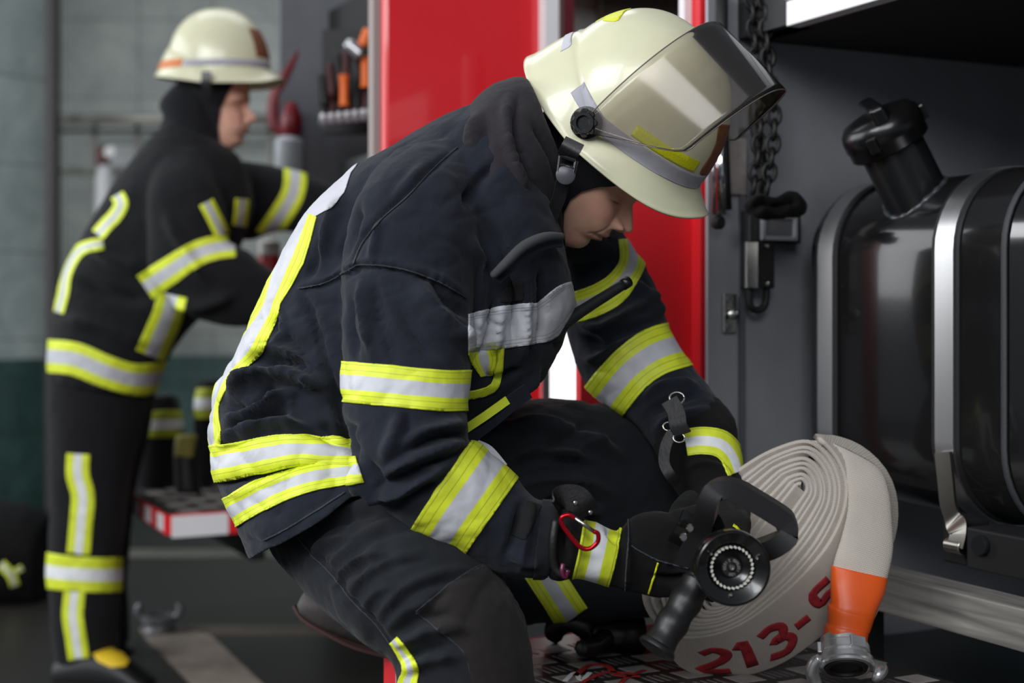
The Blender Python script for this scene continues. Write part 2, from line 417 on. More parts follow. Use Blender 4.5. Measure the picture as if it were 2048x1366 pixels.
def head_mesh(M, turn=0, relief=1.0):
    # local frame: x forward, y to the person's left, z up; origin at the helmet band centre
    zs = np.concatenate([np.linspace(.10, -.182, 190)]); n = 200
    front = [(-.2,.02),(-.186,.030),(-.180,.048),(-.172,.062),(-.162,.067),(-.150,.0685),(-.143,.0735),(-.134,.079),(-.122,.0825),(-.105,.080),(-.085,.076),(-.070,.074),(-.055,.0855),(-.035,.087),(0,.088),(.05,.078),(.09,.045),(.11,.01)]
    back = [(-.2,-.075),(-.15,-.08),(-.1,-.088),(-.04,-.1),(.02,-.102),(.07,-.08),(.11,-.02)]
    wid = [(-.2,.030),(-.186,.032),(-.172,.040),(-.15,.052),(-.12,.060),(-.09,.066),(-.06,.070),(-.02,.076),(.03,.078),(.07,.066),(.1,.035),(.11,.01)]
    verts, cols = [], []
    nosep = [(-.2,0),(-.119,0),(-.1165,.011),(-.112,.020),(-.107,.0265),(-.101,.0285),(-.09,.022),(-.075,.0135),(-.062,.0075),(-.052,.002),(-.04,0),(.2,0)]
    for z in zs:
        xf, xb, w = smooth_interp(z, front), smooth_interp(z, back), smooth_interp(z, wid); cx = 0.0
        a = np.linspace(0, 2*np.pi, n, endpoint=False)
        # more rows of vertices on the face
        a = a - .55*np.sin(a)
        ca, sa = np.cos(a), np.sin(a)
        ex = 2.35
        cx_ = np.sign(ca)*np.abs(ca)**(2/ex); sy_ = np.sign(sa)*np.abs(sa)**(2/ex)
        x = np.where(cx_ > 0, xf*cx_, -xb*cx_); y = w*sy_
        g = lambda v, s: np.exp(-(v/s)**2)
        ay = np.abs(y); fr = np.clip(ca*1.6, 0, 1)
        N = interp(z, nosep); sg = interp(z, [(-.12,.010),(-.106,.0125),(-.095,.010),(-.07,.0075),(-.05,.010)])
        add = N*g(y, sg)
        add += .0140*g(ay-.0165, .0062)*g(z+.1085, .0075)           # nostril wing
        add -= .0035*g(ay-.0235, .003)*g(z+.109, .008)
        add -= .012*g(ay-.032, .017)*g(z+.070, .0125)               # eye socket
        add += .0075*g(ay-.032, .0125)*g(z+.0735, .0075)            # lowered eyelid
        add -= .002*g(ay-.032, .014)*g(z+.0815, .0018)
        add -= .0018*g(ay-.032, .014)*g(z+.064, .0018)
        add += .0045*g(ay-.03, .022)*g(z+.053, .007)                # brow
        add += .004*g(ay-.042, .016)*g(z+.098, .018)                # cheek
        add += .0062*g(y, .021)*g(z+.1325, .0052)*(1-.3*g(y,.004))  # upper lip
        add += .0068*g(y, .019)*g(z+.1435, .0052)                   # lower lip
        add -= .0050*g(y, .024)*g(z+.1378+.02*y*y*40*0, .0019)
        add -= .0026*g(ay-.0255, .004)*g(z+.138, .004)
        add -= .0022*g(y, .003)*g(z+.125, .006)
        add -= .0035*g(y, .018)*g(z+.1515, .004)
        lab = ay-(.0215+(-z-.113)*.42); add -= .0024*g(lab, .0028)*interp(z, [(-.145,0),(-.137,1),(-.118,1),(-.108,0)])
        x = x+add*fr*relief
        for xx, yy in zip(x, y): verts.append((xx, yy, z))
        lip = np.clip(g(y, .023)*(g(z+.1325, .0045)+g(z+.1435, .0055))*1.3, 0, 1)*fr
        brow = np.clip(1.6*g(ay-.033, .019)*g(z+.0515-.06*(ay-.033), .0042)-.25, 0, 1)*fr
        lash = np.clip(1.4*g(ay-.032, .0135)*g(z+.0808, .0014)-.2, 0, 1)*fr
        warm = np.clip(g(ay-.045, .02)*g(z+.1, .02)+g(y,.014)*g(z+.104,.012), 0, 1)*fr
        stub = np.clip(interp(z, [(-.19,1),(-.15,.8),(-.128,.6),(-.116,.25),(-.105,0)]), 0, 1)
        for l, b_, la, wm, i in zip(lip, brow, lash, warm, range(n)):
            c = np.array([.80, .46, .335])
            c = c*(1-stub*.18)+np.array([.30,.20,.16])*stub*.18
            c = c*(1-wm*.4)+np.array([.55,.23,.17])*wm*.4
            c = c*(1-l*.7)+np.array([.40,.13,.11])*l*.7; c = c*(1-b_*.75)+np.array([.06,.035,.022])*b_*.75
            c = c*(1-la*.8)+np.array([.03,.02,.015])*la*.8
            cols.append((*c, 1))
    m = len(zs); faces = []
    for i in range(m-1):
        for j in range(n): faces.append((i*n+j, (i+1)*n+j, (i+1)*n+(j+1)%n, i*n+(j+1)%n))
    verts.append((0,0,.115)); verts.append((-.01,0,-.186)); cols += [(.5,.27,.18,1)]*2
    for j in range(n): faces.append((m*n, j, (j+1)%n)); faces.append((m*n+1, (m-1)*n+(j+1)%n, (m-1)*n+j))
    me = mesh([M@Vector(v) for v in verts], faces, 'head')
    ca_ = me.color_attributes.new('skin', 'FLOAT_COLOR', 'POINT'); ca_.data.foreach_set('color', np.array(cols).ravel()); return me
def skin_mat():
    m = mat('skin', (190,140,115), rough=.48, bump=.12, bscale=900, spec=.45); nt = m.node_tree; b = nt.nodes['Principled BSDF']
    at = nt.nodes.new('ShaderNodeAttribute'); at.attribute_name = 'skin'; tc = nt.nodes.new('ShaderNodeTexCoord')
    n = nt.nodes.new('ShaderNodeTexNoise'); n.inputs['Scale'].default_value = 60; n.inputs['Detail'].default_value = 6; nt.links.new(tc.outputs['Object'], n.inputs['Vector'])
    r = nt.nodes.new('ShaderNodeMapRange'); r.inputs['To Min'].default_value = .85; r.inputs['To Max'].default_value = 1.15; nt.links.new(n.outputs['Fac'], r.inputs['Value'])
    mx = nt.nodes.new('ShaderNodeVectorMath'); mx.operation = 'SCALE'; nt.links.new(at.outputs['Color'], mx.inputs[0]); nt.links.new(r.outputs[0], mx.inputs['Scale'])
    nt.links.new(mx.outputs[0], b.inputs['Base Color'])
    b.inputs['Subsurface Weight'].default_value = .12; b.inputs['Subsurface Radius'].default_value = (.012,.005,.003); b.inputs['Subsurface Scale'].default_value = .6
    return m
M_skin = skin_mat()

def helmet_shell(M, bm=None):
    nth, na, nb = 144, 36, 24; verts = []
    th = [2*math.pi*i/nth for i in range(nth)]
    def flare(t):
        c = math.cos(t); f = max(0, c)**1.6; r = max(0, -c)**1.2; s = 1-f-r
        return (.036*f+.033*r+.012*s, .044*f-.020*max(0, c)**8+.012*r+.042*s)
    def zstart(t): return .070*max(0, (-math.cos(t)-.12)/.88)**.8
    rings = []
    for i in range(1, na+1):
        ring = []
        for t in th:
            a = math.acos((zstart(t)/.170)**(1/.94))*i/na; sr = math.sin(a)**.88; h = max(math.cos(a), 0)**.94 if a < math.pi/2-1e-6 else 0
            ax = .146 if math.cos(t) > 0 else .140
            comb = .0035*math.exp(-(math.sin(t)*sr/.16)**2)*h
            ring.append((ax*sr*math.cos(t), .117*sr*math.sin(t), (.170+comb)*h))
        rings.append(ring)
    for i in range(1, nb+1):
        e = i/nb; ring = []
        for t in th:
            fl, dr = flare(t); zs = zstart(t); a = math.acos((zs/.170)**(1/.94)); sr = math.sin(a)**.88; o = fl*(e**.8 if math.cos(t) < 0 else e**1.25)
            z = zs+(-dr-zs)*(e**1.05); ax = .146 if math.cos(t) > 0 else .140
            lip = .0022*math.exp(-((1-e)/.07)**2); kx = sr+(1-sr)*e**.7
            ring.append(((ax*kx+o+lip)*math.cos(t), (.117*kx+o+lip)*math.sin(t), z))
        rings.append(ring)
    verts = [(0,0,.1735)]+[v for r in rings for v in r]; faces = [(0, 1+j, 1+(j+1)%nth) for j in range(nth)]
    for i in range(len(rings)-1):
        for j in range(nth): faces.append((1+i*nth+j, 1+(i+1)*nth+j, 1+(i+1)*nth+(j+1)%nth, 1+i*nth+(j+1)%nth))
    return mesh([M@Vector(v) for v in verts], faces, 'shell'), np.array(verts)
def local_band(name, me, loc, z0, z1, t0, t1, material, parent, offset=.0012, slope=0):
    # strip on the dome between heights z0..z1 and angles t0..t1 (degrees, 0 = front, negative = person's right)
    ang = np.degrees(np.arctan2(loc[:,1], loc[:,0])); zc = loc[:,2]-(np.interp(np.abs(ang), [0,48,90,123,150,180], [.010,.008,.006,.026,.060,.075]) if slope else 0)
    sc = [(zc-z0)*20, (z1-zc)*20, (ang-t0)/20, (t1-ang)/20]; v = (zc-z0)/(z1-z0)
    m2 = clip_copy(me, sc, offset, np.stack([ang/20, v], 1)); return pieces(name, m2, material, parent, None, .001, .02)
def frame(origin, fwd, up):
    f = Vector(fwd).normalized(); u = Vector(up); u = (u-f*u.dot(f)).normalized(); l = u.cross(f)
    m = Matrix((f, l, u)).transposed().to_4x4(); m.translation = origin; return m

# ------------------------------------------------------------------ the kneeling firefighter
man = root('person', (-.18, 1.98, 0), 'kneeling firefighter in navy turnout gear and pale helmet with raised visor, holding a nozzle', 'person')
tl = math.radians(22); yw = math.radians(13)
e1_, e2_ = Vector((.79, 0, -.61)), Vector((.61, 0, .79))
def headframe(p, tl, yw):
    fw = e1_*math.cos(yw)-Y*math.sin(yw); up = e2_*math.cos(tl)-Y*math.sin(tl)
    # keep 'up' fixed, make forward perpendicular
    u = up.normalized(); f = (fw-u*fw.dot(u)).normalized(); m = Matrix((f, u.cross(f), u)).transposed().to_4x4(); m.translation = p; return m
H1 = headframe(P(1246, 246, 2.1), tl, yw)
HF1 = headframe(P(1236, 262, 2.1), math.radians(13), math.radians(7))
# body underneath the clothes, head included
bm = bmesh.new()
loft_bm(bm, [(1010,210,1110,440,2.1,.07),(860,300,1080,560,2.1,.13),(650,470,1030,690,2.1,.14),(530,680,940,800,2.1,.13),(500,850,880,890,2.1,.13),(560,950,780,960,2.1,.13)], n=24)
loft_bm(bm, [(1160,340,1115,410,2.1,.05),(1050,250,1110,440,2.1,.05),(960,280,1060,480,2.1,.07)], n=20)
near_arm = [(765,420,925,400,1.96,.055),(735,560,900,550,1.93,.06),(740,740,890,735,1.90,.055),(750,880,890,870,1.88,.05),(850,1010,930,930,1.88,.045),(950,1070,1010,990,1.88,.04),(1095,1110,1110,1040,1.89,.03),(1200,1130,1200,1080,1.90,.03)]
loft_bm(bm, near_arm, n=20)
loft_bm(bm, [(1130,500,1210,470,2.34,.055),(1170,620,1270,570,2.34,.055),(1215,740,1310,690,2.3,.05),(1310,840,1390,790,2.25,.045),(1370,920,1430,900,2.21,.028),(1405,1000,1450,1000,2.14,.022)], n=20)
loft_bm(bm, [(640,970,590,1040,2.09,.06),(800,1000,690,1120,2.02,.07),(940,1110,810,1250,1.90,.07),(1010,1270,850,1350,1.86,.06),(1010,1500,860,1500,1.85,.055),(1000,1900,870,1900,1.85,.045),(1000,2090,870,2090,1.85,.05)], n=20)
loft_bm(bm, [(800,900,800,1040,2.2,.08),(1060,860,1060,1010,2.28,.08),(1290,930,1260,1080,2.32,.07),(1330,1040,1300,1170,2.32,.06)], n=20)
loft_bm(bm, [(1320,1100,1320,1190,2.33,.05),(1100,1140,1100,1205,2.31,.045),(860,1180,870,1240,2.3,.04),(700,1210,690,1260,2.3,.03)], n=20)
body_low = remeshed(bm, .011, 6)
hm = head_mesh(HF1)
bmj = bmesh.new(); bmj.from_mesh(body_low); lay = bmj.verts.layers.float_color.new('skin')
for v in bmj.verts: v[lay] = (.5,.27,.18,1)
bmj.from_mesh(hm); bj = bpy.data.meshes.new('body'); bmj.to_mesh(bj); bmj.free()
link('body', bj, M_skin, man)
# hood: the head surface outside the face opening + the neck part
FACE = [(1133,492),(1128,455),(1129,425),(1142,398),(1165,381),(1200,371),(1240,367),(1300,340),(1420,380),(1420,560),(1180,520)]
co, nr = arrays(hm); s_out = -inpoly(px(co), FACE)/20
hood_me = clip_copy(hm, [s_out], .004); hood = link('hood', hood_me, M_dark, man); solid(hood, .003, 0)
bm = bmesh.new()
loft_bm(bm, [(1060,190,1122,400,2.1,.075),(1035,170,1126,440,2.1,.085),(1010,190,1127,478,2.1,.088),(985,230,1122,500,2.1,.095),(960,290,1100,530,2.1,.10)], n=40)
nk = remeshed(bm, .005, 5)
fold(nk, [([(1040,395),(1070,420),(1095,470)],9,.005),([(1010,400),(1040,440),(1060,490)],8,-.005),([(1100,400),(1090,450),(1110,490)],7,-.004),([(1060,400),(1075,440),(1085,480)],6,-.005)])
rumple(nk, .002, 18, 3)
ng = link('neck_gaiter', nk, M_dark, hood)
# jacket
J = bmesh.new()
loft_bm(J, [(1010,176,1105,440,2.1,.09),(985,190,1125,490,2.1,.13),(900,234,1142,555,2.1,.175),(797,290,1150,610,2.1,.185),(697,350,1135,665,2.1,.18),(618,430,1115,715,2.1,.17),(556,540,1082,765,2.1,.16),(496,670,1010,815,2.1,.165),(442,775,965,862,2.1,.17),(430,880,945,930,2.09,.19),(450,968,900,975,2.085,.21),(487,1045,850,1010,2.08,.225),(522,1102,820,1050,2.08,.23),(545,1150,800,1110,2.08,.23)], n=56)
loft_bm(J, [(770,350,960,310,2.02,.07),(712,430,965,400,1.97,.10),(692,490,962,470,1.95,.10),(685,560,952,540,1.94,.10),(684,650,940,650,1.92,.096),(688,740,942,735,1.90,.092),(692,810,937,820,1.885,.09),(702,890,934,875,1.875,.088),(722,965,934,885,1.87,.086),(765,1016,940,888,1.87,.084),(832,1060,962,893,1.87,.08),(936,1107,1036,963,1.88,.072),(1000,1143,1070,1000,1.885,.066),(1090,1155,1108,1004,1.89,.062)], n=48)
loft_bm(J, [(1060,430,1180,420,2.26,.09),(1092,490,1238,455,2.32,.10),(1108,560,1272,512,2.34,.10),(1122,625,1312,580,2.34,.095),(1142,690,1328,628,2.33,.09),(1176,775,1340,668,2.31,.085),(1243,828,1386,738,2.28,.08),(1288,868,1425,790,2.25,.075),(1325,930,1470,845,2.22,.065)], n=48)
jm = remeshed(J, .0042, 7)
K = -1
fold(jm, [
 ([(922,290),(870,330),(810,392),(762,435),(722,482),(704,528)],5,-.0035),
 ([(600,572),(650,560),(700,533),(722,525),(800,532),(880,560),(932,592)],5,.004),
 ([(598,582),(650,570),(702,541),(722,534),(800,541),(880,569),(930,600)],4,-.006),
 ([(685,395),(665,450),(640,520)],11,.006),([(720,410),(705,460),(680,520)],9,-.005),
 ([(760,440),(750,480),(745,520)],9,.004),([(650,470),(630,520),(612,560)],8,-.004),
 ([(605,590),(632,650),(655,730),(690,850),(720,950)],8,-.010),([(630,640),(650,720),(668,800)],10,.006),
 ([(560,640),(568,670),(555,690)],8,.006),([(545,610),(555,650),(600,700),(640,740)],7,-.006),
 ([(462,790),(500,765),(560,745),(610,755),(650,790)],13,.013),
 ([(448,812),(490,820),(530,800),(548,775)],8,-.012),([(455,842),(510,830),(552,800),(590,785)],9,.010),
 ([(470,860),(530,835),(580,822)],7,-.010),([(445,885),(500,862),(560,850),(620,860)],11,.010),
 ([(500,715),(545,700),(600,712),(650,750)],14,.009),([(520,745),(580,728),(640,745)],8,-.007),
 ([(582,790),(580,830),(582,865)],5,.004),([(640,850),(680,862),(710,850)],8,-.008),([(600,860),(660,880),(720,900)],8,-.006),
 ([(430,975),(500,955),(570,940),(640,925)],8,-.0055),([(470,990),(540,962),(620,935)],7,.002),
 ([(720,560),(728,630),(744,715)],9,.005),([(745,560),(760,640),(790,720)],8,-.004),([(700,600),(703,660),(712,715)],7,-.004),
 ([(830,570),(880,640),(925,690)],14,.006),([(860,560),(905,610),(942,640)],8,-.005),([(790,600),(840,680),(880,715)],11,-.004),
 ([(900,660),(925,690),(940,712)],6,.006),([(795,830),(790,870),(770,920)],12,.006),([(815,830),(815,880)],8,-.004),
 ([(812,905),(855,880),(930,868)],8,-.009),([(805,890),(850,862),(925,846)],9,.009),([(770,955),(830,918),(925,885)],9,.010),([(765,970),(830,940),(910,905)],8,-.010),
 ([(748,985),(800,985),(850,955),(905,925)],8,.009),([(790,1020),(840,985),(880,965)],7,-.008),([(720,930),(745,985),(770,1000)],8,.008),([(755,1000),(760,960),(740,920)],6,-.005),
 ([(1040,1010),(1030,1060),(1010,1120)],6,-.006),([(1060,1005),(1052,1070),(1040,1145)],5,.004),([(1010,1100),(1040,1120),(1080,1130)],6,.005),
 ([(1155,640),(1200,655),(1260,620),(1300,590)],10,.009),([(1150,670),(1200,690),(1250,660),(1320,640)],9,-.009),([(1170,720),(1200,715),(1240,680)],8,.008),
 ([(1260,560),(1290,600),(1320,640)],9,.007),([(1290,790),(1330,770),(1390,770)],8,.006),([(1300,830),(1340,800),(1400,790)],8,-.007),([(1310,860),(1350,830),(1420,820)],7,.006),
 ([(960,420),(1010,520),(1030,600),(1020,690)],9,-.006),([(940,480),(960,560),(950,650)],10,.006),([(1078,540),(1085,620),(1075,690)],5,-.009),([(1050,560),(1050,640),(1040,720)],8,.005),
 ([(985,600),(975,660),(960,700)],5,-.009),([(1000,600),(995,650),(985,700)],6,.007),([(960,620),(950,660),(945,700)],5,.006),
 ([(970,740),(990,760),(1040,740)],8,-.006),([(1010,800),(1050,770),(1080,740)],6,.006),
 ([(1000,320),(960,360),(930,420)],10,-.005),([(850,330),(820,370),(790,400)],12,.003)])
rumple(jm, .0042, 9, 1); rumple(jm, .0012, 26, 2); crumple(jm, .0065, 13, 4, (1.0,.6,1.5), lambda q: np.clip((1140-q[:,1])/60, 0, 1)*(.45+.55*np.clip((760-q[:,0])/80, 0, 1)*np.clip((q[:,1]-560)/120, 0, 1)))
HEM = catmull([(380,1200),(518,1106),(560,1088),(640,1042),(690,1003),(718,990),(742,1018),(768,1036),(830,1080),(936,1128),(1005,1166),(1098,1182),(1500,1260)], 4)
jm = clip_copy(jm, [-polydist(px(arrays(jm)[0]), HEM)[1]/20], 0)
jacket = link('jacket', jm, M_cloth, man); solid(jacket, .004)
left_of_arm = lambda co, nr, q: [(np.interp(q[:,1], [740,880,965,1016,1060], [690,704,727,768,830])-q[:,0])/20]
wjm = jm.copy(); wjm.transform(Matrix.Translation(root_loc(man)))
band('reflective_band', wjm, [(672,762),(740,768),(880,781),(955,780)], 41, B_ysy, jacket, dmax=1.93)
band('reflective_band', wjm, [(1000,903),(960,960),(900,1045),(868,1098)], 60, B_ysy, jacket, dmax=2.0)
band('reflective_band', wjm, [(1372,685),(1310,705),(1255,745),(1195,820)], 48, B_ysy, jacket, dmin=2.05)
band('reflective_band', wjm, [(1262,478),(1262,530),(1225,582),(1160,612),(1095,618)], [26,26,31,31,26], B_ysy, jacket, dmin=2.18)
band('reflective_band', wjm, [(410,930),(470,920),(530,908),(590,899),(650,902),(720,906),(790,915)], [38,36,35,31,28,26,24], B_ysy, jacket, dmin=1.7, offset=.0035, cut=left_of_arm)
band('reflective_band', wjm, [(452,1030),(500,1003),(560,975),(620,955),(680,945),(735,938),(800,932)], [32,31,30,29,28,26,24], B_ysy, jacket, dmin=1.7, offset=.003, cut=left_of_arm)
band('reflective_band', wjm, [(612,425),(588,480),(566,530),(548,580),(532,625),(506,668),(484,705),(458,738),(438,775),(424,830),(424,870),(430,905)], [24,32,38,33,22,30,36,25,17,11,20,14], B_ysy, jacket, dmin=1.93)
patch('shoulder_patch', wjm, [(724,318),(703,346),(690,385),(665,415),(624,438),(600,446),(600,360),(690,310)], M_patchg, jacket, label='plain silver patch')
band('chest_band', wjm, [(925,668),(960,662),(1000,655),(1050,648),(1090,640),(1130,600),(1150,590)], [36,40,42,42,40,34,28], B_s, jacket, dmin=1.8, label='silver chest band', cut=lambda co, nr, q: [(q[:,0]-936)/20])
band('reflective_band', wjm, [(962,690),(968,720),(972,752)], [30,28,12], B_ysy, jacket, dmin=1.8, cut=lambda co, nr, q: [(q[:,0]-936)/20])
band('reflective_band', wjm, [(1000,690),(996,745),(985,775),(950,788),(925,790)], 8, B_y, jacket, dmin=1.93, label='narrow yellow tape')
patch('hook_tape_patch', wjm, [(1052,1002),(1082,1012),(1050,1080),(1020,1068)], mat('hook_tape', (20,20,22), rough=1, bump=1, bscale=900), jacket, dmax=2.0)
# seams: thin raised thread lines lying on the jacket
def seam(name, src, pts, material, parent, dmin=0, dmax=99, hw=1.3): return band(name, src, pts, hw, material, parent, dmin, dmax, offset=.002, thick=.0008, cut=lambda co, nr, q: [np.sum((np.array([0,0,CZ])-co)*nr, 1)])
seam('seam', wjm, [(598,577),(650,565),(702,537),(722,529),(800,536),(880,564),(932,596)], M_stitch, jacket, dmax=2.05)
seam('seam', wjm, [(915,296),(870,334),(813,396),(765,438),(727,484),(708,528)], M_stitch, jacket)
# cuff, hem
band('cuff', wjm, [(1102,1000),(1092,1080),(1082,1165)], 17, M_cloth2, jacket, dmax=2.0, offset=.002)
# collar
bm = bmesh.new()
loft_bm(bm, [(925,262,1052,520,2.1,.172),(945,215,1085,470,2.1,.162),(985,180,1108,428,2.1,.145),(1020,166,1122,400,2.1,.125),(1046,160,1130,370,2.1,.108)], n=48)
cm = remeshed(bm, .005, 5)
fold(cm, [([(1022,190),(1012,260),(1030,330),(1055,390)],7,.007),([(1034,190),(1026,260),(1042,330),(1070,385)],5,-.007),([(960,230),(948,300),(955,370)],9,.006),([(975,240),(965,310),(978,375)],8,-.005),([(1062,250),(1100,310),(1118,380)],6,-.006),([(930,260),(925,310),(935,360)],8,-.005)])
rumple(cm, .002, 16, 5)
co, nr = arrays(cm); q = px(co)
low = polydist(q, catmull([(905,330),(925,340),(957,388),(990,378),(1030,392),(1060,398),(1112,424),(1160,430)], 5))[1]
cme = clip_copy(cm, [-low/20], .0)
collar = link('collar', cme, fabric('collar_cloth', (42,39,44)), jacket); solid(collar, .007, 0)
# collar flap edge with grey fleece
flap = ribbon('collar_flap', [P(990,556,1.90),P(1017,532,1.895),P(1052,500,1.90),P(1092,483,1.915),P(1122,480,1.935)], Vector((.55,.2,-.8)), .02, .004, M_cloth, jacket)
tube('fleece_edge', [P(986,552,1.89),P(1012,526,1.88),P(1048,492,1.885),P(1090,474,1.90),P(1125,473,1.925)], [.005,.0065,.007,.0065,.005], fabric('grey_fleece', (66,67,70), weave=3000), jacket, n=10, label='grey fleece edge')
patch('hook_tape_patch', wjm, [(998,562),(1045,560),(1048,600),(1000,606)], MATS['hook_tape'], jacket, dmin=1.93)
# pocket flap hanging below the chest
ribbon('pocket_flap', [P(930,880,1.97),P(985,838,1.975),P(1025,804,1.98),P(1056,782,1.99)], Vector((.3,.1,-.9)), .022, .004, M_cloth, jacket)
ribbon('pocket_tape', [P(925,862,1.965),P(970,832,1.965),P(1015,800,1.975)], Vector((.3,.1,-.9)), .012, .003, B_glove, jacket, label='yellow and white tape')
ribbon('belt_tail', [P(950,892,1.965),P(975,905,1.955),P(1003,938,1.95)], Vector((.6,.1,.3)), .02, .003, M_patchg, jacket)
# trousers
T = bmesh.new()
loft_bm(T, [(600,960,560,1040,2.12,.09),(715,935,555,1095,2.07,.10),(828,952,614,1178,1.995,.10),(905,1015,690,1250,1.92,.11),(962,1092,760,1296,1.89,.105),(1018,1180,790,1325,1.875,.10),(1047,1265,798,1372,1.865,.098),(1059,1366,800,1430,1.86,.096),(1064,1500,806,1520,1.85,.094),(1055,1700,820,1700,1.85,.09),(1050,1900,822,1900,1.85,.09),(1052,2055,818,2060,1.85,.095)], n=48)
loft_bm(T, [(780,880,720,1040,2.16,.10),(930,834,940,1070,2.2,.12),(1052,798,1062,1080,2.24,.115),(1150,800,1142,1090,2.28,.11),(1250,826,1215,1110,2.31,.105),(1335,890,1275,1150,2.33,.10),(1375,985,1305,1190,2.33,.095),(1385,1080,1310,1225,2.33,.085)], n=48)
loft_bm(T, [(1372,1060,1370,1225,2.34,.085),(1290,1075,1295,1232,2.335,.09),(1200,1090,1205,1236,2.33,.085),(1100,1110,1102,1238,2.32,.08),(1040,1125,1045,1242,2.31,.08),(950,1140,955,1262,2.3,.08),(850,1155,860,1285,2.3,.075),(800,1165,810,1290,2.3,.07)], n=40)
tm = remeshed(T, .0046, 7)
ff = []
random.seed(3)
for i, L_ in enumerate((1.0,.55,1.2,.7,.95,.45,1.1,.6)):
    x0, y0 = 590+i*26+random.uniform(-6,6), 1100+i*23; a_ = .0042*random.uniform(.5,1.1)
    ff.append(([(x0,y0+8),(x0+34*L_,y0-40*L_),(x0+85*L_,y0-74*L_),(x0+165*L_,y0-92*L_)], 8, a_)); ff.append(([(x0+12,y0+12),(x0+44*L_,y0-28*L_),(x0+96*L_,y0-60*L_),(x0+175*L_,y0-76*L_)], 5, -a_))
ff += [([(795,1290),(850,1262),(905,1255),(940,1262)],8,.008),([(790,1270),(840,1240),(900,1230)],7,-.008),([(800,1340),(860,1318),(920,1312)],8,.007),([(800,1325),(850,1300),(900,1290)],6,-.007),
 ([(590,1068),(620,1108),(662,1150),(705,1205),(752,1252),(782,1292)],4,-.005),
 ([(900,1180),(870,1205),(845,1240)],5,-.004),([(1000,860),(1080,850),(1180,880),(1250,920)],14,.006),([(1000,930),(1080,900),(1180,920)],9,.006),([(1010,945),(1090,918),(1190,940)],8,-.006),
 ([(980,1000),(1060,960),(1160,960),(1230,990)],9,.006),([(1010,970),(1090,945),(1170,950)],6,-.006),([(1040,1040),(1120,1010),(1200,1030)],8,.007),([(1060,1020),(1140,995),(1210,1010)],6,-.007),
 ([(1180,840),(1130,880),(1060,910)],7,-.005),([(1220,870),(1150,900),(1080,920)],6,.004)]
fold(tm, ff); rumple(tm, .005, 7, 8, (1,1,1)); rumple(tm, .0014, 24, 9); crumple(tm, .0045, 12, 7, (1.3,.5,.8))
trousers = link('trousers', tm, M_cloth2, man)
wtm = tm.copy(); wtm.transform(Matrix.Translation(root_loc(man)))
patch('knee_patch', wtm, [(832,1222),(875,1188),(925,1150),(968,1130),(990,1140),(1080,1200),(1080,1420),(945,1420),(938,1330),(925,1300),(900,1275),(868,1252)], fabric('knee_patch_cloth', (36,33,33), weave=3000), trousers, dmax=2.0, front=True, label='brown-black knee patch')
band('reflective_band', wtm, [(788,1280),(806,1305),(822,1340),(812,1380),(806,1450)], [10,13,18,16,16], B_ysy, trousers, dmax=2.05)
band('reflective_band', wtm, [(1070,1120),(1100,1168),(1145,1235)], 36, B_ysy, trousers, dmin=2.1)
seam('seam', wtm, [(588,1060),(622,1108),(664,1150),(707,1205),(754,1252),(784,1292)], M_stitch, trousers, dmax=2.1)
seam('seam', wtm, [(832,1222),(875,1188),(925,1150),(968,1130),(1000,1140)], M_stitch, trousers, dmax=2.0)
seam('seam', wtm, [(832,1224),(868,1254),(900,1277),(925,1302),(938,1332),(945,1400)], M_stitch, trousers, dmax=2.0)
# jacket hem and side vent stitching
seam('seam', wjm, [(528,1080),(560,1065),(600,1042),(640,1018),(690,985)], M_stitch, jacket)
# boots
bm = bmesh.new()
loft_bm(bm, [(812,1190,818,1300,2.31,.055),(760,1190,735,1290,2.31,.052),(700,1185,672,1268,2.3,.05),(655,1178,620,1245,2.3,.048),(622,1180,597,1225,2.3,.042),(606,1186,592,1214,2.3,.03)], n=36, ex=2.6)
bo = remeshed(bm, .005, 5); rumple(bo, .0015, 25, 4); boot = link('boot', bo, mat('worn_leather', (66,62,60), rough=.7, var=.3, vscale=30, bump=.4, bscale=220), man, label='worn grey-black boot with reddish sole edge, sole up')
ribbon('sole', [P(598,1212,2.29),P(612,1230,2.285),P(648,1253,2.28),P(716,1286,2.28),P(812,1310,2.285)], Vector((0,1,.1)), .055, .005, mat('sole_rubber', (74,48,46), rough=.8, var=.2), boot)
tube('pull_loop', [P(612,1190,2.28),P(622,1176,2.27),P(640,1180,2.27)], .004, M_steel, boot, n=8)
bm = bmesh.new()
loft_bm(bm, [(850,1960,1020,1960,1.85,.075),(850,2060,1020,2060,1.85,.075),(850,2130,1025,2130,1.83,.075),(852,2160,1040,2160,1.80,.10),(852,2183,1050,2183,1.80,.10)], n=32, ex=2.8)
loft_bm(bm, [(900,2100,905,2180,1.84,.06),(1000,2098,1005,2182,1.82,.06),(1110,2115,1110,2182,1.80,.058),(1190,2140,1190,2181,1.79,.05),(1215,2155,1215,2179,1.79,.035)], n=30)
link('boot', remeshed(bm, .006, 4), M_leather, man)
# ---------------- helmet
hme, hloc = helmet_shell(H1)
helmet = link('helmet', hme.copy(), M_shell, man, label='pale luminous helmet with raised clear visor'); solid(helmet, .0035)
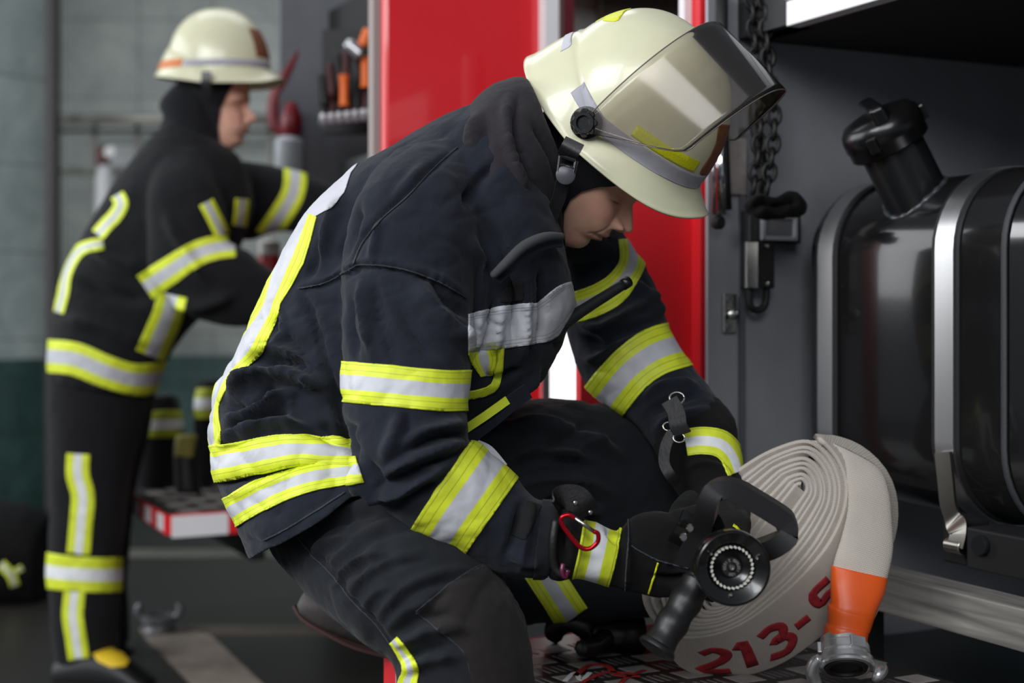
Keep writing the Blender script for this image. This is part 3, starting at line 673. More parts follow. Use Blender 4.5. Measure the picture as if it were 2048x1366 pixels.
# shadow-free liner inside the shell
lin_bm = bmesh.new(); lathe_bm(lin_bm, [(.09,.10),(.104,.06),(.108,.0),(.106,-.02),(.098,-.02),(.100,.0),(.096,.06),(.082,.095)], H1.translation, (H1.to_3x3()@Vector((0,0,1))), 40)
link('liner', bm_mesh(lin_bm), M_black, helmet)
local_band('reflective_band', hme, hloc, -.0115, .0115, -118, -1, B_greyh, helmet, slope=1)
local_band('reflective_band', hme, hloc, -.0115, .0115, 1, 122, B_greyh, helmet, slope=1)
patch('reflective_band', hme, [(1121,104),(1128,76),(1146,50),(1152,54),(1143,74),(1143,92)], M_patchg, helmet, offset=.0012, thick=.001)
local_band('lime_tape', hme, hloc, .0145, .0315, -68, -18, M_lime, helmet, offset=.0016, slope=1)
local_band('lime_tape', hme, hloc, .0145, .0315, 18, 68, M_lime, helmet, offset=.0016, slope=1)
patch('lime_tape', hme, [(1205,42),(1222,18),(1248,2),(1290,2),(1268,16),(1250,22),(1235,44)], M_lime, helmet, offset=.0012, thick=.001)
patch('front_badge', hme, [(1437,248),(1465,250),(1460,320),(1420,352),(1398,350),(1402,338),(1420,312),(1432,285)], mat('rust_badge', (128,78,48), rough=.55, var=.25, vscale=60), helmet, offset=.0012, thick=.001, label='worn brown badge')
# visor
def L1(x, y, z): return H1@Vector((x, y, z))
vis = []; nA, nG = 64, 14
for i in range(nA+1):
    al = math.pi*i/nA; s = math.sin(al)
    yy = -.134*math.copysign(abs(math.cos(al))**.75, math.cos(al))
    xr = -.016+.034*s**1.1; xf = .118+.034*s**.9
    for j in range(nG+1):
        g = j/nG; zlow = -.0*(1-g)
        # the sheet narrows to the pivots at its ends
        wv = min(1, (s/.22)) ; wv = .45+.55*math.sin(min(1, wv)*math.pi/2)
        x = xr+(xf-xr)*g*wv; za = -.020+.034*g; zt = .198-.014*g
        vis.append(L1(x, yy*(1+.02*g), za+(zt-za)*s**.8))
vf = [(i*(nG+1)+j, (i+1)*(nG+1)+j, (i+1)*(nG+1)+j+1, i*(nG+1)+j+1) for i in range(nA) for j in range(nG)]
def visor_mat():
    m = bpy.data.materials.new('clear_visor'); m.use_nodes = True; nt = m.node_tree; nt.nodes.remove(nt.nodes['Principled BSDF'])
    out = nt.nodes['Material Output']; tr = nt.nodes.new('ShaderNodeBsdfTransparent'); tr.inputs[0].default_value = (.90,.88,.86,1)
    gl = nt.nodes.new('ShaderNodeBsdfGlossy'); gl.inputs['Roughness'].default_value = .1; gl.inputs[0].default_value = (.5,.5,.5,1)
    df = nt.nodes.new('ShaderNodeBsdfDiffuse'); df.inputs[0].default_value = (.55,.5,.48,1)
    fr = nt.nodes.new('ShaderNodeFresnel'); fr.inputs[0].default_value = 1.5
    m1 = nt.nodes.new('ShaderNodeMixShader'); m1.inputs[0].default_value = .05; nt.links.new(tr.outputs[0], m1.inputs[1]); nt.links.new(df.outputs[0], m1.inputs[2])
    m2 = nt.nodes.new('ShaderNodeMixShader'); nt.links.new(fr.outputs[0], m2.inputs[0]); nt.links.new(m1.outputs[0], m2.inputs[1]); nt.links.new(gl.outputs[0], m2.inputs[2])
    nt.links.new(m2.outputs[0], out.inputs[0]); return m
M_vis = visor_mat()
vo = link('visor', mesh(vis, vf), M_vis, helmet, label='clear visor, raised'); solid(vo, .0012)
# visor rim: slightly darker moulded edge
rim = [vis[i*(nG+1)+nG] for i in range(nA+1)]; tube('visor_rim', rim[::2], .0012, mat('visor_edge', (120,112,105), rough=.2), vo, n=8, k=2)
rim = [vis[i*(nG+1)] for i in range(nA+1)]; tube('visor_rim', rim[::2], .001, MATS['visor_edge'], vo, n=8, k=2)
# knob, strap, buckle
kc = L1(-.013, -.1235, -.003); kax = (H1.to_3x3()@Vector((0,-1,.05)))
kb = bmesh.new(); lathe_bm(kb, [(.022,-.004),(.023,0),(.023,.004),(.018,.005),(.0165,.014),(.015,.016),(.0105,.016),(.0095,.012),(.0001,.012)], kc, kax, 32)
sharp(link('visor_knob', bm_mesh(kb), M_black, helmet))
for i in range(8):
    a = i*math.pi/4; u = kax.orthogonal().normalized(); v = kax.normalized().cross(u)
    pass
kp = bmesh.new(); u = kax.orthogonal().normalized(); v = kax.normalized().cross(u)
for i in range(8):
    a = i*math.pi/4; c = kc+(u*math.cos(a)+v*math.sin(a))*.0155; lathe_bm(kp, [(.0048,.003),(.0048,.013),(.004,.0145)], c, kax, 12)
sharp(link('knob_grip', bm_mesh(kp), M_black, helmet))
sd_ = -Y*.01
ribbon('chin_strap', [P(1150,282,1.953),P(1140,300,1.95),P(1133,312,1.955)], X, .028, .004, M_black, helmet, label='wide black strap')
ribbon('chin_strap', [P(1133,318,1.965),P(1128,350,1.968),P(1118,395,1.98),P(1104,430,1.99),P(1092,470,1.995)], X*.9+Z*.2, .019, .0025, fabric('webbing', (20,20,22), weave=1500), helmet)
bk = bmesh.new()
for a, b in (((1120,312),(1116,345)),((1152,322),(1146,352)),((1121,312),(1151,322)),((1117,330),(1149,338))):
    tube_bm(bk, [P(*a,1.955), P(*b,1.955)], .0032, 8, 1)
sharp(link('buckle', bm_mesh(bk), M_black, helmet))
lathe('buckle_tab', [(.012,0),(.0135,.001),(.0135,.004),(.012,.005)], P(1131,350,1.957), -Y, mat('grey_plastic', (70,72,78), rough=.35), helmet, n=28)
# ------------------------------------------------------------------ gloves of the kneeling man
def digit(bm, pts, r): tube_bm(bm, [P(*p) for p in pts], r, 14, 4)
G = bmesh.new()
# near glove: gauntlet, palm behind the nozzle, four fingers closing round its barrel from below, thumb over the top
loft_bm(G, [(1098,1150,1112,1000,1.885,.05),(1112,1158,1122,992,1.885,.068),(1150,1150,1172,1040,1.89,.058),(1188,1160,1200,1052,1.89,.052),(1228,1172,1240,1068,1.895,.046),(1270,1185,1262,1035,1.90,.042),(1320,1195,1305,1022,1.90,.04),(1362,1190,1345,1030,1.905,.038),(1392,1170,1378,1050,1.91,.03)], n=36)
digit(G, [(1350,1045,1.91),(1390,1030,1.885),(1425,1040,1.86),(1438,1062,1.85)], [.016,.0145,.013,.010])
for k, (y0, s) in enumerate(((1080,1.0),(1108,1.05),(1138,1.0),(1166,.88))):
    digit(G, [(1330,y0,1.90),(1372,y0+6,1.865),(1398+4*k,y0+16,1.84),(1412+4*k,y0+26,1.87)], [.015*s,.0138*s,.0128*s,.010*s])
gm = remeshed(G, .0036, 3); fold(gm, [([(1256,1040),(1254,1100),(1250,1185)],4,.004),([(1262,1090),(1310,1118),(1375,1135)],3,.003),([(1230,1050),(1200,1040),(1160,1020)],7,.006),([(1240,1020),(1215,1060),(1235,1090)],6,-.005),([(1300,1150),(1340,1160),(1380,1150)],7,-.005),([(1130,1000),(1122,1060),(1128,1120)],8,-.008)], dmax=2)
rumple(gm, .0022, 22, 11)
glove = link('glove', gm, M_glove, man, label='black suede glove closed round the nozzle barrel')
wg = gm.copy(); wg.transform(Matrix.Translation(root_loc(man)))
band('reflective_band', wg, [(1178,1175),(1192,1120),(1206,1050)][::-1], [40,38,38], B_glove, glove, dmax=2.1)
seam('glove_seam', wg, [(1262,1092),(1285,1105),(1320,1122),(1378,1136)], M_stitch, glove, dmax=1.92, hw=1.2)
seam('glove_seam', wg, [(1258,1040),(1256,1090),(1250,1180)], M_stitch, glove, dmax=1.92, hw=1.2)
band('lime_piping', wg, [(1316,1125),(1306,1155),(1297,1186)], 1.8, M_lime, glove, dmax=1.9, label='thin lime piping', thick=.001)
ribbon('wrist_strap', [P(1112,1015,1.825),P(1122,998,1.83),P(1150,996,1.83),P(1165,1010,1.83),P(1175,1030,1.835)], Z+.2*X, .034, .0025, M_leather, glove)
tube('wrist_loop', [P(1112,1040,1.82),P(1106,1085,1.815),P(1108,1130,1.82),P(1122,1148,1.82),P(1130,1135,1.82)], .006, M_leather, glove, n=10)
lathe('rivet', [(.0028,0),(.0028,.001),(.0015,.002)], P(1151,1006,1.825), -Y, M_steel, glove, n=14)
lathe('rivet', [(.0028,0),(.0028,.001),(.0015,.002)], P(1181,1025,1.825), -Y, M_steel, glove, n=14)
tube('strap_end', [P(1126,1128,1.815),P(1124,1142,1.812),P(1130,1155,1.815),P(1136,1140,1.815)], .003, mat('wine_plastic', (96,30,60), rough=.3), glove, n=10, label='silver and wine coloured strap end')
# far glove: comes down behind the bail handle, fingers wrap the back of the nozzle
G = bmesh.new()
loft_bm(G, [(1298,870,1440,800,2.24,.06),(1312,905,1470,845,2.215,.07),(1328,945,1478,895,2.19,.068),(1352,975,1484,940,2.17,.058),(1368,1000,1492,985,2.14,.048),(1374,1030,1496,1030,2.10,.042),(1378,1055,1490,1062,2.06,.034)], n=36)
for k, x0 in enumerate((1394,1424,1453,1480)):
    digit(G, [(x0,1020,2.06),(x0+2,1050,2.0),(x0-2,1082,1.96),(x0-10,1100,1.94)], [.0155,.0145,.0135,.010])
digit(G, [(1385,1000,2.08),(1362,1020,2.03),(1350,1050,1.99),(1362,1072,1.96)], [.016,.015,.0135,.011])
gm2 = remeshed(G, .0036, 3); rumple(gm2, .002, 22, 12)
fold(gm2, [([(1370,940),(1400,925),(1440,935),(1462,965)],5,.004),([(1420,985),(1422,1020),(1420,1060)],4,-.003)])
glove2 = link('glove', gm2, M_glove, man, label='black suede glove reaching down behind the carry handle')
wg2 = gm2.copy(); wg2.transform(Matrix.Translation(root_loc(man)))
band('reflective_band', wg2, [(1372,886),(1405,882),(1440,888),(1462,910),(1476,945)], [26,27,27,24,22], B_glove, glove2)
band('lime_piping', wg2, [(1466,1052),(1474,1057),(1480,1066)], 2.5, M_lime, glove2, thick=.001)
for a, b in (((1352,800),(1342,806)),):
    pass
for (cx, cy, d, r) in ((1354,796,2.125,.011),(1337,853,2.115,.008),(1358,876,2.10,.0085)):
    bmr = bmesh.new(); c = P(cx, cy, d)
    tube_bm(bmr, [c+X*r*math.cos(a)+Z*r*.75*math.sin(a)+Y*.3*r*math.sin(a) for a in [2*math.pi*i/14 for i in range(15)]], .0014, 8, 2)
    link('strap_ring', bm_mesh(bmr), M_steel, glove2)
ribbon('wrist_strap', [P(1338,800,2.12),P(1352,825,2.115),P(1356,850,2.11),P(1366,868,2.10)], X, .026, .003, M_leather, glove2)
ribbon('wrist_strap', [P(1345,865,2.105),P(1332,890,2.10),P(1328,925,2.09),P(1340,950,2.085),P(1356,968,2.09)], X, .016, .003, M_leather, glove2)
# ------------------------------------------------------------------ nozzle
nz = root('fire_nozzle', P(1467,1138,1.79), 'black nozzle with toothed round face, loop handle and pistol grip, held in both gloves', 'nozzle')
nax = (P(1467,1138,1.74)-P(1405,1082,1.96)).normalized()
c0 = P(1467,1138,1.74)
def at_n(h): return c0+nax*h
M_nz = mat('nozzle_black', (14,14,15), rough=.25, coat=.3, var=.1)
k_ = 1.74/F
R = 76*k_
lathe('bumper', [(R*.96,-.030),(R,-.022),(R,-.004),(R*.985,0),(R*.95,.0015),(R*.935,0),(R*.93,-.002),(R*.86,-.004),(R*.60,-.013),(R*.55,-.014),(R*.55,-.03),(R*.5,-.035)], c0, nax, M_nz, nz, n=96, label='round bumper with polished rim')
teeth = bmesh.new(); u = nax.orthogonal().normalized(); v = nax.cross(u)
lathe_bm(teeth, [(R*.60,-.0145),(R*.60,-.0105),(R*.585,-.0095),(R*.50,-.0105),(R*.495,-.016)], c0, nax, 96)
link('tooth_ring', bm_mesh(teeth), M_nz, nz)
for i in range(30):
    a = 2*math.pi*i/30; cc = c0+(u*math.cos(a)+v*math.sin(a))*R*.545+nax*-.0095; tdir = (-u*math.sin(a)+v*math.cos(a))
    bmt = bmesh.new(); box_bm(bmt, cc, tdir*.9+.45*(u*math.cos(a)+v*math.sin(a)), nax.cross(tdir*.9+.45*(u*math.cos(a)+v*math.sin(a))), nax, R*.040, R*.028, .0012)
    link('tooth', bm_mesh(bmt), mat('pale_tooth', (205,202,192), rough=.4), nz, smooth=False)
lathe('baffle', [(R*.47,-.035),(R*.46,-.020),(R*.43,-.018),(R*.40,-.020),(R*.36,-.020)], c0, nax, M_nz, nz, n=64)
lathe('flow_selector', [(R*.27,-.03),(R*.27,-.014),(R*.255,-.012),(R*.13,-.012),(R*.12,-.014)], c0, nax, mat('selector_black', (24,24,26), rough=.4), nz, n=48)
lathe('centre_screw', [(R*.085,-.014),(R*.085,-.009),(R*.065,-.0075),(R*.035,-.0075),(R*.03,-.009),(.0001,-.009)], c0, nax, M_steel, nz, n=24)
for dx, dy in ((-43,-29),(49,-20),(-3,53)):
    lathe('face_screw', [(R*.05,-.012),(R*.05,-.006),(R*.035,-.0045),(R*.02,-.0045),(R*.018,-.006)], c0+X*dx*k_-Z*dy*k_, nax, M_steel, nz, n=18)
def text(name, s, size, M4, material, parent, extrude=.0002):
    cu = bpy.data.curves.new(name, 'FONT'); cu.body = s; cu.size = size; cu.extrude = extrude; cu.align_x = 'CENTER'; cu.align_y = 'CENTER'
    o = bpy.data.objects.new('tmp', cu); COL.objects.link(o); dg = bpy.context.evaluated_depsgraph_get(); me = bpy.data.meshes.new_from_object(o.evaluated_get(dg)); bpy.data.objects.remove(o)
    me.transform(M4); return link(name, me, material, parent, smooth=False)
M_print = mat('grey_print', (130,128,122), rough=.6)
upn = (Z-nax*Z.dot(nax)).normalized(); rtn = upn.cross(-nax).normalized()
if rtn.x < 0: rtn = -rtn
for s, ang in (('2 BAR', 70), ('PSI', -12), ('100', -85), ('0S61', 165)):
    for i, ch in enumerate(s):
        a = math.radians(ang+(i-(len(s)-1)/2)*-19 ); rr = R*.195
        pos = c0+(rtn*math.cos(a)+upn*math.sin(a))*rr-nax*.0116
        outd = (rtn*math.cos(a)+upn*math.sin(a)); inn = -outd; rx = inn.cross(nax)
        m4 = Matrix((rx, inn, nax)).transposed().to_4x4(); m4.translation = pos
        if ch != ' ': text('letter', ch, .0052, m4, M_print, nz)
lathe('barrel', [(R*.80,-.03),(R*.86,-.034),(R*.86,-.052),(R*.74,-.056),(R*.70,-.075),(R*.62,-.08),(R*.60,-.12),(R*.66,-.125),(R*.66,-.14),(R*.50,-.145),(R*.50,-.19)], c0, nax, M_nz, nz, n=64)
lathe('pattern_ring', [(R*.88,-.036),(R*.90,-.038),(R*.90,-.046),(R*.88,-.048)], c0, nax, mat('dull_steel', (120,118,112), rough=.35, metal=1), nz, n=64)
# bail handle
wd = (Y*.94+X*.2).normalized()
def bailpts(d): return [P(1375,1118,d+.06),P(1385,1090,d+.05),P(1408,1045,d+.03),P(1418,1000,d),P(1428,984,d),P(1450,976,d),P(1480,984,d),P(1500,995,d),P(1560,1032,d),P(1572,1046,d),P(1576,1068,d),P(1562,1084,d),P(1530,1098,d+.02),P(1495,1110,d+.05)]
bmb = bmesh.new(); ribbon_bm(bmb, bailpts(1.80), wd, .042, .025, 4)
bl = link('bail_handle', bm_mesh(bmb), mat('handle_polymer', (24,24,26), rough=.5, bump=.15, bscale=300), nz); sharp(bl, 45); bevel(bl, .004, 3)
for x_, y_ in ((1381,1056),(1368,1074)):
    lathe('handle_screw', [(.0055,0),(.0055,.002),(.004,.004),(.002,.004)], P(x_, y_, 1.80), -Y-X*.2, M_steel, nz, n=20)
ribbon('handle_plate', [P(1392,1030,1.83),P(1378,1062,1.83),P(1360,1090,1.84)], X*.8-Z*.3, .035, .008, M_nz, nz)
# pistol grip
ga, gb = P(1398,1160,1.80), P(1318,1290,1.77); gd = (gb-ga).normalized(); gl_ = (gb-ga).length
prof = []
for i in range(61):
    t = i/60; r = .0200+.0011*math.cos(t*gl_/.033*2*math.pi)-.002*(t < .05)
    prof.append((r, t*gl_))
prof += [(.0225,gl_),(.0245,gl_+.003),(.0245,gl_+.007),(.021,gl_+.009),(.012,gl_+.009)]
lathe('pistol_grip', prof, ga, gd, mat('grip_rubber', (20,20,21), rough=.42, bump=.2, bscale=500), nz, n=48, ang=60)
# carabiner
cb = root('carabiner', P(1160,1066,1.80), 'red carabiner with silver gate clipped to the near glove strap', 'carabiner')
d = 1.805
tube('carabiner_body', [P(1149,1036,d),P(1136,1030,d),P(1123,1036,d),P(1126,1052,d),P(1150,1084,d),P(1164,1096,d),P(1180,1097,d),P(1195,1084,d),P(1196,1068,d),P(1188,1063,d)], .0030, mat('red_anodised', (176,14,30), rough=.2, metal=.7), cb, n=14, k=6)
tube('gate', [P(1150,1036,d),P(1189,1064,d)], .0027, M_steel, cb, n=12, k=1, label='silver gate')
# antenna / torch rod at the chest
rod = root('rod_antenna', P(1180,605,2.03), 'black rod sticking out of the chest pocket in front of the far sleeve band', 'antenna')
tube('antenna_mast', [P(1120,652,2.03),P(1160,624,2.05),P(1252,566,2.09)], [.011,.0088,.0075], M_rubber, rod, n=16)
tube('antenna_tip', [P(1246,570,2.086),P(1257,563,2.093)], .0085, M_black, rod, n=16, k=1)
link_me = bmesh.new(); loft_bm(link_me, [(1085,640,1130,620,2.04,.02),(1085,672,1135,655,2.04,.025),(1090,690,1125,685,2.04,.02)], n=20, k=3); link('radio_case', bm_mesh(link_me), M_rubber, rod)
# ------------------------------------------------------------------ truck frame of reference
th_ = math.atan2(1394, F); U = Vector((-math.sin(th_), math.cos(th_), 0)); N_ = Vector((-math.cos(th_), -math.sin(th_), 0))   # along the truck (away), outwards from its side
STEP = .46
T0 = Pz(1740, 1310, STEP); T0.z = 0
def TR(s, n, z): return T0+U*s+N_*n+Z*z
def s_at(pxx, n):   # where the vertical line seen at pixel column pxx meets the plane n
    k = (pxx-1024)/F; b = T0+N_*n; return (k*b.y-b.x)/(U.x-k*U.y)
M_red = mat('red_paint', (222,26,36), rough=.28, coat=.6, var=.04, vscale=3)
M_redd = mat('red_paint_matt', (222,30,40), rough=.55, var=.05)
M_alu = mat('grey_painted_metal', (150,152,158), rough=.45, var=.1, vscale=5, metal=.2)
M_alud = mat('worn_aluminium', (120,121,124), rough=.45, var=.12, metal=.5)
M_white = mat('white_paint', (236,236,238), rough=.4, var=.03)
M_seal = mat('seal_black', (18,18,20), rough=.6)
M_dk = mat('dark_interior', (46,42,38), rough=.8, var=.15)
truck = root('fire_truck', TR(.8, -.5, 0), 'red fire truck with open grey compartments, white shelf edge and fold-down steps', 'truck')
AX = (U, N_, Z)
def tbox(name, s0, s1, n0, n1, z0, z1, m, parent=None, bev=0, **kw):
    return box(name, TR((s0+s1)/2, (n0+n1)/2, (z0+z1)/2), ((s1-s0)/2, abs(n1-n0)/2, (z1-z0)/2), m, parent or truck, AX, bev, **kw)
def zpx(y, s, n):
    p = TR(s, n, 0); return CZ-(y-YH)/F*p.y
# compartment with the tank
sp = .37
tbox('partition', sp, sp+.02, -.95, 0, .2, 1.62, M_alu)
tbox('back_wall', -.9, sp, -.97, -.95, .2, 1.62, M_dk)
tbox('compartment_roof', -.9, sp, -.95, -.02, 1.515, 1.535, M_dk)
s_sh = s_at(1572, .0)
tbox('white_shelf_edge', -.9, s_sh, -.03, 0, 1.512, 1.556, M_white, bev=.002)
tbox('white_shelf_edge', -.9, s_sh, -.03, .004, 1.558, 1.62, M_white, bev=.002)
tbox('roof_edge', s_sh, sp, -.06, 0, 1.515, 1.62, M_seal)
tbox('compartment_floor', -.9, sp, -.95, -.06, .36, .38, mat('teal_floor', (30,42,44), rough=.35, var=.3))
tbox('sill_skirt', -.9, sp, -.08, -.06, .0, .36, mat('teal_skirt', (28,44,46), rough=.5, var=.2))
# door pillar with latch strip
tbox('pillar', sp-.005, sp+.003, -.002, .066, .2, 1.62, M_alu)
tbox('pillar_edge', sp-.012, sp-.002, -.012, .0, .2, 1.35, mat('pillar_edge_grey', (88,90,95), rough=.5))
pl = P(1459, 627, 2.56)
fs = TR(sp-.008, .03, 0)
def on_pillar(x, y, off=0):   # point of the pillar face seen at that pixel
    k = (x-1024)/F; b = T0+U*(sp-.006-off); n = (k*b.y-b.x)/(N_.x-k*N_.y); p = b+N_*n; p.z = CZ-(y-YH)/F*p.y; return p
latch = box('door_latch_plate', on_pillar(1459,627,.004), (.003,.0145,.036), M_steel, truck, AX, .002)
lathe('latch_ball', [(.003,0),(.003,.004),(.009,.008),(.0115,.014),(.010,.019),(.005,.022),(.0001,.023)], on_pillar(1459,628,.006), -U, M_steel, latch, n=24)
for y_ in (600, 653): lathe('latch_screw', [(.006,0),(.006,.003),(.003,.003),(.003,.001)], on_pillar(1457,y_,.006), -U, MATS['worn_aluminium'], latch, n=18)
box('lock_plate', on_pillar(1472,333,.004), (.004,.022,.052), mat('scratched_plate', (176,168,164), rough=.45, metal=.5, var=.25, vscale=30), truck, AX, .002, label='scratched steel lock plate')
for x_, w_ in ((1428,.004),(1442,.009)):
    tube('strut', [on_pillar(x_,240,.03),on_pillar(x_,430,.03)], w_, mat('chrome', (215,215,218), rough=.12, metal=1), truck, n=16, k=1)
lathe('strut_joint', [(.013,0),(.013,.01),(.008,.014)], on_pillar(1433,445,.02), -U, M_seal, truck, n=20)
tube('door_seal', [on_pillar(1444,-20,.02),on_pillar(1444,230,.02),on_pillar(1452,420,.02)], .011, M_seal, truck, n=10, k=2)
# red door standing behind (faces the camera)
def face_plane(s):
    def f(x, y):
        k = (x-1024)/F; b = T0+U*s; n = (k*b.y-b.x)/(N_.x-k*N_.y); p = b+N_*n; p.z = CZ-(y-YH)/F*p.y; return p
    return f
def panel(name, s, x0, x1, y0, y1, m, parent=None, t=.02, bev=.002, **kw):
    f = face_plane(s); a, b = f(x0, y1), f(x1, y0); c = (a+b)/2; hn = abs((b-a).dot(N_))/2; z0 = min(f(x0,y1).z, f(x1,y1).z); z1 = max(f(x0,y0).z, f(x1,y0).z)
    c = Vector((c.x, c.y, (z0+z1)/2)); return box(name, c+U*t/2, (t/2, hn, (z1-z0)/2), m, parent or truck, AX, bev, **kw)
dr = panel('door', .50, 1161, 1386, 330, 1225, M_redd, label='open red door')
panel('door_groove', .505, 1384, 1402, 330, 1225, mat('deep_red', (100,8,18), rough=.6), dr)
panel('door_edge', .47, 1400, 1414, -60, 1225, M_redd, dr, t=.03)
panel('window_frame', .50, 1368, 1388, -60, 330, M_white, dr)
panel('window_frame', .49, 1413, 1437, -60, 400, M_white, dr)
panel('door_glass_frame', .515, 1386, 1402, -60, 340, MATS['deep_red'], dr)
panel('side_panel', 1.02, 768, 1088, -120, 960, M_red, t=.03, bev=.01, label='glossy red panel')
panel('panel_frame', 1.04, 746, 769, -120, 960, mat('panel_grey_edge', (150,140,136), rough=.5), t=.03)
panel('white_post', .99, 1089, 1119, -120, 500, M_white, t=.03)
panel('cab_interior', 1.0, 1128, 1149, -120, 620, mat('deep_red2', (90,14,24), rough=.6), t=.03)
panel('cab_wall', 1.3, 1100, 1210, -120, 640, mat('cab_grey', (150,156,150), rough=.7, var=.1), t=.03)
panel('cab_wall', 1.25, 1205, 1420, -120, 640, mat('cab_brown', (70,60,48), rough=.7, var=.4, vscale=6), t=.03)
# ---------------- far open compartment
sf0, sf1 = 1.32, 2.75
panel('partition', 2.6, 560, 800, -60, 420, mat('mid_grey_wall', (104,106,112), rough=.6, var=.1), t=.02)
tbox('roof_edge', 1.1, 2.75, -.6, .03, 1.80, 1.98, M_seal)
box('rack_back', P(705,165,4.12), (.085,.02,.15), M_seal, truck)
tbox('partition', 2.72, 2.76, -.9, .0, .3, 2.0, MATS['mid_grey_wall'])
tbox('frame_post', 2.70, 2.78, -.0, .05, .46, 2.0, mat('post_grey', (84,86,88), rough=.5))
tbox('shelf_beam', 1.1, 2.7, -.03, .0, 1.40, 1.49, mat('shelf_grey', (104,105,106), rough=.5, metal=.3))
tbox('shelf_board', 1.1, 2.7, -.6, -.03, 1.44, 1.46, mat('shelf_grey2', (84,85,86), rough=.6))
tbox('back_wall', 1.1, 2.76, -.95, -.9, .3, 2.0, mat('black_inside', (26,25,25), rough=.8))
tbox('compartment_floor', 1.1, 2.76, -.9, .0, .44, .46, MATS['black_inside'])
tbox('underbody', .4, 2.9, -.95, -.05, .12, .44, mat('underbody_black', (20,24,24), rough=.7))
# ---------------- steps
def checker_mat():
    m = mat('checker_plate', (66,63,62), rough=.38, metal=.55, var=.25, vscale=9, bump=.3, bscale=200); return m
M_chk = checker_mat()
M_lug = mat('worn_lug', (148,143,139), rough=.5, metal=.0, var=.25, vscale=20)
so = T0-Pz(770,1310,STEP); n_out = abs(Vector((so.x, so.y, 0)).dot(N_)); s_far = (Pz(770,1310,STEP)-T0).dot(U)
def step(name, s0, s1, n0, n1, label, lugs=True, pitch=.058):
    st = tbox(name, s0, s1, n0, n1, STEP-.012, STEP, M_chk, label=label)
    tbox('step_rim', s0, s1, n1-.004, n1+.002, STEP-.055, STEP, M_redd, st)
    tbox('step_end', s0-.002, s0+.004, n0, n1, STEP-.055, STEP, M_redd, st)
    tbox('step_end', s1-.004, s1+.002, n0, n1, STEP-.055, STEP, M_redd, st)
    for i in range(6):   # white fields between the red ones on the outer rim
        a = s0+(i+.5)*(s1-s0)/6; tbox('white_marking', a-(s1-s0)/24, a+(s1-s0)/24, n1+.0021, n1+.0032, STEP-.05, STEP-.006, M_white, st)
    bm = bmesh.new(); bars = bmesh.new(); i = 0
    # raised lozenges, alternately along and across
    def pad(p, a_, b_, h=.0009, bm=bm):
        vs = [bm.verts.new(p+N_*x*a_*k+(U*y*b_+N_*y*b_*.12)*k+Z*z) for z, k in ((0,1),(h,.86)) for x, y in ((-1,-1),(1,-1),(1,1),(-1,1))]
        bm.faces.new(vs[4:8])
        for q in range(4): bm.faces.new((vs[q], vs[(q+1)%4], vs[4+(q+1)%4], vs[4+q]))
    ss = s0+pitch*.7
    while ss < s1-pitch*.5:
        nn = n0+pitch*.6+(i % 2)*pitch; j = 0
        while nn < n1-pitch*.5:
            pad(TR(ss, nn, STEP), pitch*.40, pitch*.38)
            if nn+pitch < n1-pitch*.5:
                for q in range(4): pad(TR(ss, nn+pitch+(q-1.5)*pitch*.21, STEP), pitch*.045, pitch*.34, .0009, bars)
            nn += 2*pitch
        ss += pitch; i += 1
    link('tread_bars', bm_mesh(bars), mat('worn_bar', (92,88,86), rough=.5), st, smooth=False, kind='stuff')
    o = link('tread_lugs', bm_mesh(bm), M_lug, st, smooth=False, kind='stuff')
    return st
step1 = step('step', -1.0, s_far, .0, n_out, 'chequered metal step with worn red lettering')
# worn red paint lettering on the step
M_wred = mat('worn_red_paint', (170,40,38), rough=.6, var=.5, vscale=40)
for pts_, w_ in ((((1150,1352),(1180,1330),(1215,1332),(1235,1350),(1280,1352)),.006),(((1165,1364),(1210,1345),(1262,1346)),.005),(((1240,1366),(1262,1350),(1290,1340)),.005)):
    ribbon('red_marking', [Pz(a, b, STEP+.0022) for a, b in pts_], (Pz(1200,1360,STEP)-Pz(1200,1330,STEP)), w_*1.6, .0008, M_wred, step1)
ribbon('white_marking', [Pz(a, b, STEP+.0022) for a, b in ((1130,1362),(1150,1345),(1162,1360),(1180,1345))], Y, .008, .0008, M_white, step1)
# far step
s2 = (Pz(335,1030,STEP)-T0).dot(U); s3 = (Pz(262,950,STEP)-T0).dot(U); n2 = (Pz(335,1030,STEP)-T0).dot(N_)
st2 = step('step', s2, s3, .0, n2, 'far chequered step with white and red end markings', pitch=.07)
fe = TR(s2, n2, STEP)
tbox('white_marking', s2-.006, s2-.002, n2-.165, n2-.01, STEP-.062, STEP-.004, M_white, st2)
tbox('red_marking', s2-.006, s2-.002, n2-.6, n2-.167, STEP-.062, STEP-.004, M_redd, st2)
tbox('step_bracket', s2+.1, s3-.1, n2-.3, n2-.26, .3, STEP-.06, M_seal, st2)
